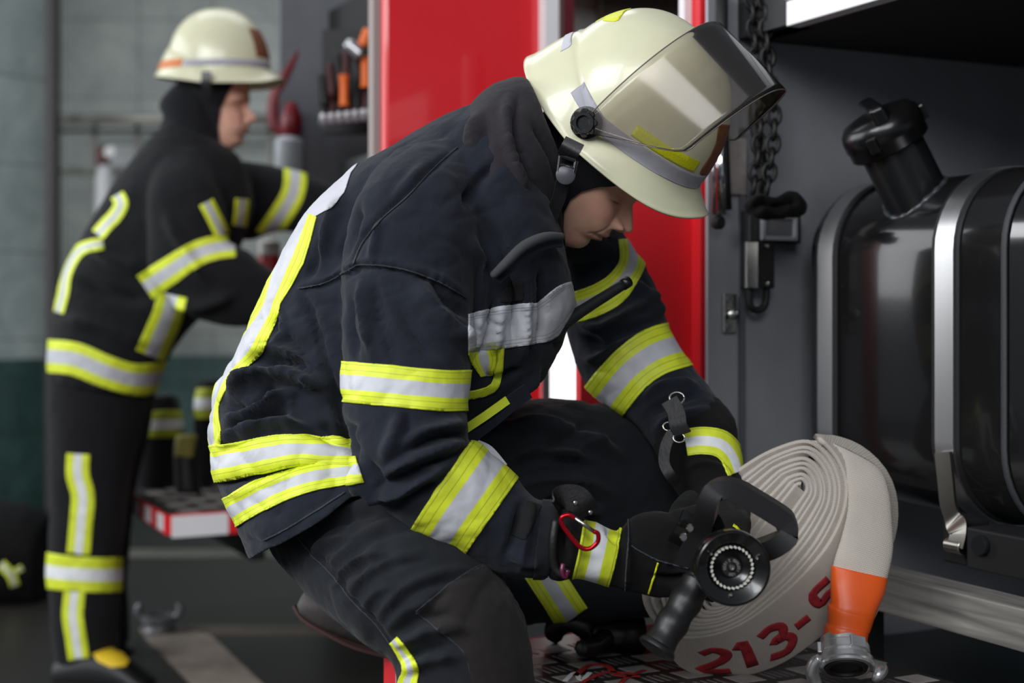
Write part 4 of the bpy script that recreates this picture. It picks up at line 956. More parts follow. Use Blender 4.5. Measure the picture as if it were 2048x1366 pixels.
# ------------------------------------------------------------------ fuel tank
tn = -.10; ts0, ts1 = s_at(2012, tn), s_at(1610, tn)
tank = root('fuel_tank', TR((ts0+ts1)/2, tn-.22, .66), 'black glossy fuel tank with steel straps and a filler neck, inside the open compartment', 'tank')
def rr_profile(w, h, r, n=10):
    pts = []
    for cx, cz, a0 in ((w/2-r,h/2-r,0),(-w/2+r,h/2-r,90),(-w/2+r,-h/2+r,180),(w/2-r,-h/2+r,270)):
        for i in range(n+1):
            a = math.radians(a0+90*i/n); pts.append((cx+r*math.cos(a), cz+r*math.sin(a)))
    return pts
TW, TH_, TRR = .46, .575, .135; tzc = 1.245-TH_/2; tnc = tn-TW/2
def prof_ring(bm, s, grow, r=TRR): return [bm.verts.new(TR(s, tnc+a, tzc+b)) for a, b in rr_profile(TW+2*grow, TH_+2*grow, r+grow)]
def shell(bm, secs, cap=True):
    rings = [prof_ring(bm, s, g) for s, g in secs]; n = len(rings[0])
    for a, b in zip(rings[:-1], rings[1:]):
        for j in range(n): bm.faces.new((a[j], a[(j+1)%n], b[(j+1)%n], b[j]))
    if cap: bm.faces.new(rings[0][::-1]); bm.faces.new(rings[-1])
    else:
        for j in range(n): bm.faces.new((rings[-1][j], rings[-1][(j+1)%n], rings[0][(j+1)%n], rings[0][j]))
M_tank = mat('tank_black', (34,34,35), rough=.17, var=.12, vscale=4, coat=.4, metal=.35)
bm = bmesh.new(); shell(bm, [(ts0-.05,-.05),(ts0-.045,-.03),(ts0-.03,-.012),(ts0,-.003),(ts0+.004,.0),(ts1-.03,.0),(ts1-.008,-.008),(ts1,-.03)]); link_o = link('tank_shell', bm_mesh(bm), M_tank, tank); sharp(link_o, 50)
bm = bmesh.new(); shell(bm, [(ts0-.004,.0005),(ts0-.003,.004),(ts0+.002,.005),(ts0+.007,.004),(ts0+.008,.0005)], False); link('end_seam', bm_mesh(bm), mat('seam_grey', (58,60,64), rough=.6, bump=.8, bscale=500), tank)
for xx in (1648, 1886):
    sc_ = s_at(xx, tn+.008)
    bm = bmesh.new(); shell(bm, [(sc_-.031,.0005),(sc_-.031,.0035),(sc_+.031,.0035),(sc_+.031,.0005)], False); rb = sharp(link('strap_pad', bm_mesh(bm), M_rubber, tank), 40)
    bm = bmesh.new(); shell(bm, [(sc_-.0205,.003),(sc_-.0205,.0065),(sc_+.0205,.0065),(sc_+.0205,.003)], False)
    sharp(link('tank_strap', bm_mesh(bm), mat('brushed_steel', (205,205,206), rough=.36, metal=1, var=.06, vscale=40, stretch=(1,1,.05)), tank), 40)
# strap end and bracket under the second strap
def tp(x, y, n=tn+.012):
    s = s_at(x, n); p = TR(s, n, 0); p.z = CZ-(y-YH)/F*p.y; return p
ribbon('strap_tongue', [tp(1886,905),tp(1892,960),tp(1897,1008),tp(1908,1040),tp(1918,1062,tn+.02),tp(1912,1092,tn+.025)], U, .034, .005, mat('bracket_steel', (150,146,138), rough=.3, metal=1, var=.1), tank)
lathe('strap_roll', [(.011,-.017),(.012,-.016),(.012,.016),(.011,.017)], tp(1912,1092,tn+.018), U, MATS['bracket_steel'], tank, n=28)
tbox('bracket', s_at(2060,tn+.03), s_at(1932,tn+.03), tn-.05, tn+.03, tp(1950,1135).z, tp(1950,1052).z, M_seal, tank, bev=.004)
tbox('bracket', s_at(1932,tn+.0), s_at(1885,tn+.0), tn-.05, tn-.0, tp(1900,1130).z, tp(1900,1040).z, M_seal, tank, bev=.004)
lathe('bracket_bolt', [(.015,0),(.0155,.002),(.0155,.007),(.0145,.009),(.0001,.009)], tp(1965,1090,tn+.031), N_, mat('bolt_black', (36,38,40), rough=.35, metal=.4), tank, n=40)
# filler neck and cap
na_ = (N_*.50+Z*.82+U*.05).normalized()
nb = tp(1826, 380, tn-.05)
na0 = nb-na_*.05
neck = lathe('filler_neck', [(.054,0),(.054,.12),(.0541,.15)], na0, na_, mat('neck_black', (26,27,29), rough=.3, coat=.2), tank, n=56)
wp = []
for i in range(41):
    a = math.pi*2*i/40; u = na_.orthogonal().normalized(); v = na_.cross(u); p0 = na0+(u*math.cos(a)+v*math.sin(a))*.056
    # slide along the neck down to the tank surface
    lo, hi = -.02, .16
    for _ in range(18):
        mid = (lo+hi)/2; q = p0+na_*mid-T0; n_ = q.dot(N_); z_ = q.z; dx, dz = abs(n_-tnc)-(TW/2-TRR), abs(z_-tzc)-(TH_/2-TRR)
        inside = (math.hypot(max(dx,0), max(dz,0))+min(max(dx,dz),0)) < TRR
        lo, hi = (mid, hi) if inside else (lo, mid)
    wp.append(p0+na_*lo)
tube('weld_bead', wp, [.0045+.001*math.sin(i*2.3) for i in range(41)], mat('weld_bead', (64,66,70), rough=.25, coat=.5, bump=1, bscale=120), neck, n=10, k=3)
capc = na0+na_*.138
cap = lathe('filler_cap', [(.064,-.004),(.068,0),(.068,.016),(.070,.018),(.070,.034),(.067,.046),(.058,.056),(.038,.061),(.0001,.062)], capc, na_, mat('cap_black', (18,18,19), rough=.25, bump=.15, bscale=200), neck, n=72, ang=50)
gdir = (U*.75+N_*-.4+Z*.3); gdir = (gdir-na_*gdir.dot(na_)).normalized(); gsd = na_.cross(gdir)
gb_ = bmesh.new(); box_bm(gb_, capc+na_*.058, gdir, gsd, na_, .064, .014, .022)
g_ = link('cap_grip', bm_mesh(gb_), MATS['cap_black'], cap, smooth=False); bevel(g_, .008, 4); sharp(g_, 60)
for a in (35, 155, 275):
    gb_ = bmesh.new(); dv = gdir*math.cos(math.radians(a))+gsd*math.sin(math.radians(a)); box_bm(gb_, capc+dv*.071+na_*.024, dv, na_.cross(dv), na_, .006, .009, .014); bevel(link('cap_lug', bm_mesh(gb_), MATS['cap_black'], cap, smooth=False), .003)
# ------------------------------------------------------------------ beam
def wood_mat():
    m = bpy.data.materials.new('weathered_wood'); m.use_nodes = True; nt = m.node_tree; b = nt.nodes['Principled BSDF']; tc = nt.nodes.new('ShaderNodeTexCoord'); mp = nt.nodes.new('ShaderNodeMapping')
    mp.inputs['Rotation'].default_value = (0,0,-math.pi/2-th_+math.pi/2); nt.links.new(tc.outputs['Object'], mp.inputs[0])
    mp2 = nt.nodes.new('ShaderNodeMapping'); mp2.inputs['Scale'].default_value = (14,.7,14); nt.links.new(mp.outputs[0], mp2.inputs[0])
    n = nt.nodes.new('ShaderNodeTexNoise'); n.inputs['Scale'].default_value = 3; n.inputs['Detail'].default_value = 8; n.inputs['Distortion'].default_value = 1.5; nt.links.new(mp2.outputs[0], n.inputs['Vector'])
    cr = nt.nodes.new('ShaderNodeValToRGB'); cr.color_ramp.elements[0].position = .3; cr.color_ramp.elements[0].color = lin((92,90,86)); cr.color_ramp.elements[1].position = .7; cr.color_ramp.elements[1].color = lin((156,152,146))
    nt.links.new(n.outputs['Fac'], cr.inputs[0]); nt.links.new(cr.outputs[0], b.inputs['Base Color']); b.inputs['Roughness'].default_value = .7
    bp = nt.nodes.new('ShaderNodeBump'); bp.inputs['Strength'].default_value = .3; bp.inputs['Distance'].default_value = .002; nt.links.new(n.outputs['Fac'], bp.inputs['Height']); nt.links.new(bp.outputs[0], b.inputs['Normal']); return m
bn = -.045
bz = CZ-(1172-YH)/F*TR(s_at(1800,bn),bn,0).y
def bxz(x, y): return CZ-(y-YH)/F*TR(s_at(x,bn),bn,0).y
z_t, z_b = bxz(1790,1155), bxz(1790,1232)
beam = box('wooden_beam', TR(-.28, bn-.035, (z_t+z_b)/2), (.56,.035,(z_t-z_b)/2), wood_mat(), None, AX, .002)
tagobj(beam, 'grey weathered wooden beam lying along the compartment sill under the tank', 'beam')
# supports hidden under the beam
tbox('sill_block', -.8, -.6, bn-.07, bn, .36, z_b, M_seal); tbox('sill_block', .1, .2, bn-.07, bn, .36, z_b, M_seal)
# ------------------------------------------------------------------ things by the pillar
def on_part(x, y, off=0):
    return face_plane(sp-.002-off)(x, y)
mo = root('latch_box', on_part(1540,455), 'small grey metal latch box with a window frame fixed beside the tank', 'latch')
box('latch_case', on_part(1540,455,.02), (.018,.058,.030), mat('latch_dark', (34,34,36), rough=.5), mo, AX, .003)
fb = bmesh.new(); c_ = on_part(1558,455,.042)
for dn, dz, hn, hz in ((0,.020,.038,.004),(0,-.020,.038,.004),(.036,0,.004,.024),(-.036,0,.004,.024)): box_bm(fb, c_+N_*dn+Z*dz, U, N_, Z, .004, hn, hz)
bevel(link('latch_frame', bm_mesh(fb), M_alu, mo, smooth=False), .001)
box('latch_window', c_+U*.003, (.002,.034,.018), mat('latch_window_grey', (88,88,92), rough=.4), mo, AX)
pk = root('padlock', on_part(1515,540), 'black and steel handle with a hanging U-shaped shackle below the latch box', 'padlock')
box('lock_body', on_part(1515,530,.03), (.014,.029,.043), M_seal, pk, AX, .003)
box('steel_plate', on_part(1503,530,.046), (.003,.013,.042), M_steel, pk, AX, .001)
for y_ in (492, 568): lathe('rivet', [(.005,0),(.004,.003),(.001,.004)], on_part(1534,y_,.045), -U, M_steel, pk, n=14)
tube('shackle', [on_part(1499,572,.03),on_part(1499,600,.03),on_part(1503,615,.03),on_part(1515,621,.03),on_part(1528,613,.03),on_part(1532,598,.03),on_part(1533,572,.03)], .0065, M_rubber, pk, n=14)
cl = bmesh.new(); loft_bm(cl, [(1488,400,1492,432,2.5,.02),(1520,384,1520,436,2.48,.03),(1550,392,1550,436,2.48,.025),(1580,378,1578,434,2.48,.03),(1602,398,1600,432,2.5,.02)], n=24); cme_ = remeshed(cl, .005, 3); rumple(cme_, .006, 22, 6)
fold(cme_, [([(1500,425),(1530,400),(1555,420)],6,-.012),([(1550,430),(1575,395),(1598,410)],6,-.012)])
tagobj(link('rope_bundle', cme_, M_glove), 'bundled black cloth strap lying on top of the grey latch box', 'strap')
def chain(pts, label):
    bm = bmesh.new(); A = catmull([list(p) for p in pts], 8); seg = np.linalg.norm(np.diff(A, axis=0), axis=1); cum = np.concatenate([[0], np.cumsum(seg)]); Ln = .026; i = 0; t = 0
    while t < cum[-1]:
        p = Vector([np.interp(t, cum, A[:,k]) for k in range(3)]); q = Vector([np.interp(min(t+.01, cum[-1]), cum, A[:,k]) for k in range(3)]); dr_ = (q-p).normalized() if (q-p).length > 1e-6 else Z
        sd = (X if i % 2 else Y); sd = (sd-dr_*sd.dot(dr_)).normalized()
        tube_bm(bm, [p+dr_*Ln*.72*math.sin(a)+sd*.0115*math.cos(a) for a in [2*math.pi*j/10 for j in range(11)]], .0042, 6, 1, cap=False); t += Ln; i += 1
    return tagobj(link('chain', bm_mesh(bm), mat('chain_black', (20,19,19), rough=.5, metal=.3)), label, 'chain')
chain([on_part(1500,-30,.06),on_part(1512,120,.06),on_part(1520,250,.06),on_part(1504,400,.06)], 'black chain hanging nearer the white window frame, left of its twin')
chain([on_part(1528,-30,.08),on_part(1536,120,.08),on_part(1548,250,.08),on_part(1532,392,.08)], 'black chain hanging right of its twin, next to the grey compartment wall')
tube('power_cable', [on_part(1516,-30,.03),on_part(1526,100,.03),on_part(1508,230,.03),on_part(1524,330,.03),on_part(1512,400,.03)], .010, M_rubber)
tagobj(bpy.data.objects['power_cable'], 'thick black cable hanging behind the two chains', 'cable')
# ------------------------------------------------------------------ hose roll
W = Vector((.080, .046, -.058))         # width of the strip
def O_(t):  # outer loop of the visible face, pixel outline
    pts = [(1618,872),(1665,905),(1692,960),(1690,1025),(1660,1095),(1610,1155),(1555,1203),(1490,1248),(1420,1276),(1345,1278),(1292,1235),(1276,1180),(1300,1110),(1350,1040),(1410,975),(1480,925),(1550,888)]
    n = len(pts); f = (t % 1)*n; i = int(f) % n; u = f-int(f); g = lambda k: np.array(pts[k % n], float)
    p0, p1, p2, p3 = g(i-1), g(i), g(i+1), g(i+2)
    return .5*((2*p1)+(-p0+p2)*u+(2*p0-5*p1+4*p2-p3)*u*u+(-p0+3*p1-3*p2+p3)*u**3)
def hose_mat():
    m = mat('hose_canvas', (186,178,168), rough=.85, var=.10, vscale=7); nt = m.node_tree; b = nt.nodes['Principled BSDF']; uv = nt.nodes.new('ShaderNodeUVMap'); uv.uv_map = 'UVMap'
    a = nt.nodes.new('ShaderNodeTexWave'); a.inputs['Scale'].default_value = .45; a.bands_direction = 'X'; c = nt.nodes.new('ShaderNodeTexWave'); c.bands_direction = 'Y'; c.inputs['Scale'].default_value = .45
    nt.links.new(uv.outputs[0], a.inputs[0]); nt.links.new(uv.outputs[0], c.inputs[0])
    mm = nt.nodes.new('ShaderNodeMath'); mm.operation = 'MULTIPLY'; nt.links.new(a.outputs['Fac'], mm.inputs[0]); nt.links.new(c.outputs['Fac'], mm.inputs[1])
    bp = nt.nodes.new('ShaderNodeBump'); bp.inputs['Strength'].default_value = .6; bp.inputs['Distance'].default_value = .001; nt.links.new(mm.outputs[0], bp.inputs['Height']); nt.links.new(bp.outputs[0], b.inputs['Normal']); return m
M_hose = hose_mat()
def strip_mesh(pts, wv, th, rnd=6):
    # flat hose: stadium section; UV in weave periods
    T = np.gradient(np.array(pts), axis=0); vs, uvs, fs = [], [], []; acc = 0; sec = []
    hw = .5
    for i in range(rnd+1): a = math.pi/2+math.pi*i/rnd; sec.append((-hw, math.cos(a), math.sin(a)))
    sec = [(-.5, math.cos(a)*.5, math.sin(a)) for a in [math.pi/2+math.pi*i/rnd for i in range(rnd+1)]]+[(.5, math.cos(a)*.5, math.sin(a)) for a in [-math.pi/2+math.pi*i/rnd for i in range(rnd+1)]]
    per = len(sec); L = wv.length
    for i, p in enumerate(pts):
        t = Vector(T[i]).normalized(); w = wv-t*wv.dot(t); wn = w.normalized(); nn = t.cross(wn)
        if i: acc += (Vector(pts[i])-Vector(pts[i-1])).length
        for e, c1, s1 in sec:
            vs.append(Vector(p)+w*(.5+e)+wn*(c1*th*1.0)*(1)+nn*s1*th/2); uvs.append((acc*2200/6.28*.8, (e*L+c1*th)*2200/6.28*.8))
    for i in range(len(pts)-1):
        for j in range(per): fs.append((i*per+j, i*per+(j+1)%per, (i+1)*per+(j+1)%per, (i+1)*per+j))
    fs.append(tuple(range(per))[::-1]); fs.append(tuple((len(pts)-1)*per+j for j in range(per)))
    me = mesh(vs, fs); uvl = me.uv_layers.new(name='UVMap'); li = np.empty(len(me.loops), dtype=np.int32); me.loops.foreach_get('vertex_index', li); uvl.data.foreach_set('uv', np.array(uvs)[li].ravel()); return me
hose = root('fire_hose', Pz(1560,1322,STEP), 'rolled pale canvas fire hose with red number, orange sleeve and metal coupling on the step', 'hose')
inner = np.array([1520.,1105.]); turns = 9; pts_ = []; N1 = 84
cen_a, cen_b = np.array([1600.,975.]), np.array([1440.,1200.])
for i in range(2, int(turns*N1)+1):
    t = i/N1; o = O_(t-.0); 
    ax_ = cen_b-cen_a; u_ = np.clip(((o-cen_a)@ax_)/(ax_@ax_), 0, 1); c = cen_a+ax_*u_
    fr_ = 1-.93*(t/turns)**.92; wob = 1+.05*math.sin(t*2*math.pi*1.37+1)*(.2+t/turns)+.012*math.sin(t*2*math.pi*3.1)
    q = c+(o-c)*fr_*wob; pts_.append(list(P(q[0], q[1], 2.13+.0*t)))
roll = link('hose_roll', strip_mesh(pts_, W, .0078), M_hose, hose)
# tail from the top of the roll down to the coupling
def loft_world(name, st, m, parent, ex=2.6, n=40, k=8, **kw):
    bm = bmesh.new(); loft_bm(bm, st, n, k, ex); return link(name, bm_mesh(bm), m, parent, **kw)
tail = strip_dummy = None
bm = bmesh.new(); loft_bm(bm, [(1614,880,1712,932,2.15,.006),(1664,890,1758,938,2.145,.006),(1690,948,1778,985,2.13,.007),(1696,1010,1784,1045,2.12,.008),(1684,1070,1786,1098,2.11,.010),(1666,1132,1776,1152,2.10,.012),(1662,1200,1758,1215,2.095,.018),(1656,1240,1738,1256,2.09,.022)], 40, 10, 2.4)
tme = bm_mesh(bm); uvl = tme.uv_layers.new(name='UVMap'); co_, _n = arrays(tme); li = np.empty(len(tme.loops), dtype=np.int32); tme.loops.foreach_get('vertex_index', li)
uu = np.stack([(co_[:,0]*.95+co_[:,2]*.25)*280, (co_[:,2]*.95-co_[:,0]*.25)*280], 1); uvl.data.foreach_set('uv', uu[li].ravel())
link('hose_tail', tme, M_hose, hose)
loft_world('sleeve', [(1663,1131,1775,1156,2.098,.014),(1662,1165,1768,1186,2.095,.018),(1662,1205,1752,1222,2.09,.024),(1657,1214,1748,1232,2.09,.027),(1656,1245,1738,1262,2.088,.028),(1651,1254,1734,1270,2.087,.030),(1647,1285,1730,1298,2.085,.031),(1646,1300,1728,1312,2.084,.031)], mat('orange_sleeve', (226,88,18), rough=.38, var=.06, vscale=20, bump=.3, bscale=60), hose, label='glossy orange sleeve')
# coupling
cax = Vector((-.06,-.58,-.80)).normalized(); cc0 = P(1688,1284,2.085)
M_cal = mat('cast_aluminium', (222,222,222), rough=.32, metal=.85, var=.1, vscale=40, bump=.2, bscale=200)
cp = lathe('coupling', [(.031,-.006),(.034,-.004),(.034,.006),(.036,.008),(.0365,.018),(.034,.020),(.034,.024),(.040,.027),(.0405,.034),(.038,.036),(.038,.040),(.033,.041),(.031,.040),(.030,.036),(.030,.01)], cc0, cax, M_cal, hose, n=72, label='cast metal hose coupling')
lathe('gasket', [(.030,.0385),(.030,.0425),(.027,.0435),(.024,.0425),(.0235,.036),(.0235,.01)], cc0, cax, M_rubber, cp, n=56)
u = X-cax*X.dot(cax); u.normalize(); v = cax.cross(u)
for a0 in (205, 20):
    pts2 = [cc0+(u*math.cos(math.radians(a))+v*math.sin(math.radians(a)))*rr+cax*h for a, rr, h in ((a0-38,.040,.030),(a0-25,.045,.034),(a0-8,.049,.042),(a0+8,.049,.052),(a0+14,.046,.060),(a0+6,.040,.062))]
    tube('coupling_lug', pts2, [.006,.0085,.010,.0095,.008,.005], M_cal, cp, n=14)
bmw = bmesh.new()
for i in range(3):
    a = math.radians(70+i*120); box_bm(bmw, cc0+(u*math.cos(a)+v*math.sin(a))*.036+cax*.012, u*math.cos(a)+v*math.sin(a), -u*math.sin(a)+v*math.cos(a), cax, .003, .012, .008)
bevel(link('coupling_boss', bm_mesh(bmw), M_cal, cp, smooth=False), .001)
# stencilled number on the outer turn of the roll
M_sten = mat('red_stencil', (158,34,44), rough=.8, var=.35, vscale=60)
pa = np.array(pts_[:N1+1]); Tn = np.gradient(pa, axis=0)
lens = np.concatenate([[0], np.cumsum(np.linalg.norm(np.diff(pa, axis=0), axis=1))])
def roll_pt(s, v, off=.0009):   # s: length along the outer turn, v: 0..1 across the strip
    p = Vector([np.interp(s, lens, pa[:,k]) for k in range(3)]); t = Vector([np.interp(s, lens, Tn[:,k]) for k in range(3)]).normalized()
    w_ = W-t*W.dot(t); nn = t.cross(w_.normalized())
    cen = P(1520,1100,2.13)
    if nn.dot(p-cen) < 0: nn = -nn
    return p+w_*v+nn*(.0034+off)
GL = {'5': [[(.9,.95),(.15,.95),(.12,.58),(.55,.62),(.85,.48),(.88,.25),(.6,.06),(.1,.1)]], '-': [[(.12,.5),(.88,.5)]], '3': [[(.12,.88),(.5,.96),(.84,.82),(.78,.6),(.4,.52),(.8,.46),(.9,.24),(.55,.04),(.1,.12)]], '1': [[(.2,.78),(.55,.95),(.55,.05)]], '2': [[(.12,.8),(.5,.96),(.86,.8),(.8,.55),(.12,.06),(.9,.06)]]}
def glyph(ch, s0, wS, v0, v1):
    bm = bmesh.new(); st_w = .0145
    for line in GL[ch]:
        P2 = catmull(line, 4) if ch in '352' else np.array([np.array(line[0])+(np.array(line[1])-np.array(line[0]))*k/6 for k in range(7)] if len(line) == 2 else catmull(line, 3))
        H = W.length*(v1-v0); prev = None; S = [(a*wS, b*H) for a, b in P2]
        for i, (a, b) in enumerate(S):
            a2, b2 = S[min(i+1, len(S)-1)]; a1, b1 = S[max(i-1, 0)]; dx, dy = a2-a1, b2-b1; l = math.hypot(dx, dy) or 1; nx, ny = -dy/l*st_w/2, dx/l*st_w/2; row = []
            for e in (-1, -.33, .33, 1):
                aa, bb = a+nx*e, b+ny*e; row.append(bm.verts.new(roll_pt(s0-aa, v1-(v1-v0)*(bb/H), .001)))
            if prev:
                for j in range(3): bm.faces.new((prev[j], prev[j+1], row[j+1], row[j]))
            prev = row
    o = link('digit', bm_mesh(bm), M_sten, roll); return solid(o, .0004, 0)
def s_near(x, y):
    q = px(pa); return lens[np.argmin((q[:,0]-x)**2+(q[:,1]-y)**2)]
GLY0 = s_near(1600,1208)
for ch, ds, wS in (('5', -.052, .042), ('-', .004, .030), ('3', .040, .044), ('1', .088, .03), ('2', .122, .04)):
    # reading direction runs from the bottom of the roll up to the right
    try: glyph(ch, GLY0+ds+wS, wS, .30, .88)
    except Exception as e: print('glyph', ch, e)
# ------------------------------------------------------------------ loose glove on the step
bm = bmesh.new(); zg = 2.34
loft_bm(bm, [(1290,1235,1290,1298,2.33,.05),(1240,1232,1242,1298,2.33,.055),(1190,1232,1195,1298,2.33,.05),(1160,1238,1165,1290,2.33,.045)], n=28)
for k in range(4):
    tube_bm(bm, [P(1180,1262,2.28+k*.03),P(1150,1250-3*k,2.28+k*.03),P(1120,1243+4*k,2.28+k*.03),P(1104,1262,2.285+k*.03),P(1118,1278,2.29+k*.03)], [.017,.016,.0155,.014,.011], 12, 4)
tube_bm(bm, [P(1215,1275,2.27),P(1185,1292,2.24),P(1160,1296,2.22)], [.016,.015,.012], 12, 4)
lg = remeshed(bm, .0045, 3); rumple(lg, .0035, 24, 21); tagobj(link('loose_glove', lg, M_leather), 'black leather glove lying on the chequered step beside the hose roll', 'glove')
# ------------------------------------------------------------------ room
def tile_mat(name, c1, c2, grout, tw, th, rough, axis='XZ'):
    m = bpy.data.materials.new(name); m.use_nodes = True; nt = m.node_tree; b = nt.nodes['Principled BSDF']; tc = nt.nodes.new('ShaderNodeTexCoord')
    n = nt.nodes.new('ShaderNodeTexNoise'); n.inputs['Scale'].default_value = 3.5; n.inputs['Detail'].default_value = 8; n.inputs['Roughness'].default_value = .65; n.inputs['Distortion'].default_value = .6; nt.links.new(tc.outputs['Object'], n.inputs['Vector'])
    cr = nt.nodes.new('ShaderNodeValToRGB'); cr.color_ramp.elements[0].position = .32; cr.color_ramp.elements[0].color = lin(c1); cr.color_ramp.elements[1].position = .68; cr.color_ramp.elements[1].color = lin(c2); nt.links.new(n.outputs['Fac'], cr.inputs[0])
    sp = nt.nodes.new('ShaderNodeSeparateXYZ'); nt.links.new(tc.outputs['Object'], sp.inputs[0]); cb_ = nt.nodes.new('ShaderNodeCombineXYZ'); nt.links.new(sp.outputs['X'], cb_.inputs[0]); nt.links.new(sp.outputs['Z'], cb_.inputs[1])
    br = nt.nodes.new('ShaderNodeTexBrick'); br.offset = 0; br.inputs['Scale'].default_value = 1; br.inputs['Brick Width'].default_value = tw; br.inputs['Row Height'].default_value = th; br.inputs['Mortar Size'].default_value = .004; br.inputs['Mortar Smooth'].default_value = .1
    br.inputs['Mortar'].default_value = lin(grout); nt.links.new(cb_.outputs[0], br.inputs['Vector']); nt.links.new(cr.outputs[0], br.inputs['Color1']); nt.links.new(cr.outputs[0], br.inputs['Color2'])
    nt.links.new(br.outputs['Color'], b.inputs['Base Color']); b.inputs['Roughness'].default_value = rough; return m
M_tile = tile_mat('grey_green_marble_tile', (148,162,160), (184,196,192), (110,118,114), .42, .44, .3)
M_tileg = tile_mat('dark_green_tile', (44,70,66), (70,98,92), (50,70,66), .42, .44, .25)
def floor_mat():
    m = mat('dark_floor', (34,32,30), rough=.42, var=.25, vscale=2.5, bump=.3, bscale=80); return m
box('floor', (0,4,-.02), (6,7,.02), floor_mat(), kind='structure')
# far wall with rail, lower part dark green
box('wall_back', (-2.0,8.05,2.6), (4.5,.05,1.85), tile_mat('grey_marble_tile_back', (118,126,122), (152,158,152), (96,100,96), .42, .44, .35), kind='structure'); box('baseboard_back', (-2.0,8.045,.375), (4.5,.05,.375), M_tileg, kind='structure')
# near left wall piece, slightly turned
wa, wb = P(-160,600,6.75), P(102,600,7.35); wdv = (wb-wa); wdv.z = 0; wl = wdv.length/2; wdir_ = wdv.normalized(); wn_ = Z.cross(wdir_); wc = (wa+wb)/2
def wall_box(name, z0, z1, m, ext=0, th=.04, a=-1, b=1, kind='structure'):
    me_c = wc+wdir_*((a+b)/2*wl); o = box(name, (0,0,0), ((b-a)/2*wl, th, (z1-z0)/2), m, None, (X,Y,Z), kind=kind)
    o.location = (me_c.x, me_c.y, (z0+z1)/2); o.rotation_euler.z = math.atan2(wdir_.y, wdir_.x); return o
wall_box('wall_left', .76, 3.6, M_tile); wall_box('baseboard_left', .0, .76, M_tileg, th=.042)
tr = box('trim_1', P(106,500,7.2)+Z*.4, (.022,.05,1.75), mat('dark_bronze_frame', (58,52,52), rough=.5), kind='structure'); tr.location.z -= 0
for y_ in (757, 935): box('trim_2', P(114,y_,7.1), (.03,.03,.02), mat('frame_catch', (100,92,92), rough=.4), kind='structure')
# glowing pane added in the gap beside the open door, standing in for daylight
m_ = bpy.data.materials.new('daylight_glow'); m_.use_nodes = True; b_ = m_.node_tree.nodes['Principled BSDF']; b_.inputs['Base Color'].default_value = (.9,.9,.9,1); b_.inputs['Emission Color'].default_value = (1,.99,.97,1); b_.inputs['Emission Strength'].default_value = 1.3
pw_ = panel('daylight_stand_in', 1.0, 1104, 1168, 560, 1000, m_, t=.01); pw_.parent = None; pw_.location = root_loc(truck); pw_['kind'] = 'structure'
# floor paint and kerb
def floor_poly(name, pts, m, z=.003):
    vs = [Pz(x, y, z) for x, y in pts]; bm = bmesh.new(); a = [bm.verts.new(v) for v in vs]; b = [bm.verts.new(v-Z*.003) for v in vs]; bm.faces.new(a); n = len(vs)
    for i in range(n): bm.faces.new((a[i], b[i], b[(i+1)%n], a[(i+1)%n]))
    o = link(name, bm_mesh(bm), m, smooth=False, kind='structure'); return o
M_paint = mat('worn_floor_paint', (142,132,122), rough=.6, var=.3, vscale=7)
floor_poly('trim_3', [(278,1256),(352,1254),(420,1268),(560,1400),(440,1420),(400,1385),(292,1276)], M_paint)
floor_poly('trim_4', [(352,1250),(900,1250),(900,1268),(415,1268)], mat('faint_floor_paint', (96,88,82), rough=.6, var=.3, vscale=7))
floor_poly('trim_5', [(160,1098),(700,1098),(700,1112),(160,1114)], mat('kerb_paint', (100,98,90), rough=.6, var=.2))
# rail rack on the far wall
M_rail = mat('rail_metal', (160,158,150), rough=.4, metal=.3); rk = root('wall_rack', P(220,400,7.6), 'pale metal rail rack fixed on the tiled wall behind the standing firefighter', 'rack')
for y_, x0, x1, w_ in ((238,110,560,.030),(340,110,330,.02),(262,110,560,.010)): tube('rail', [P(x0,y_,7.5),P(x1,y_,7.5)], w_, M_rail if y_ != 262 else M_seal, rk, n=12, k=1)
for x_ in (190,275,540): tube('rail_post', [P(x_,236,7.55),P(x_,700,7.55)], .014, M_rail, rk, n=12, k=1)
ex_ = root('wall_canister', P(215,470,7.3), 'pale cylinder with dark red valve on the wall rack behind the standing firefighter', 'canister')
lathe('canister_body', [(.03,0),(.05,.02),(.05,.42),(.035,.47),(.015,.49)], P(210,520,7.25), Z, mat('pale_body', (190,190,192), rough=.4), ex_, n=32)
lathe('canister_valve', [(.02,0),(.035,.02),(.035,.07),(.02,.10)], P(206,332,7.25), Z, mat('dark_red_valve', (84,40,40), rough=.5), ex_, n=24)
lathe('gauge', [(.0,0),(.03,.002),(.03,.02),(.02,.025)], P(222,305,7.2), -Y, mat('gauge_pale', (205,205,205), rough=.4), ex_, n=24)
bx_ = box('wall_locker', P(262,520,7.7), (.10,.05,.62), mat('locker_pale', (176,180,180), rough=.5), bev=.01); tagobj(bx_, 'pale grey flat locker on the wall right of the canister', 'locker')
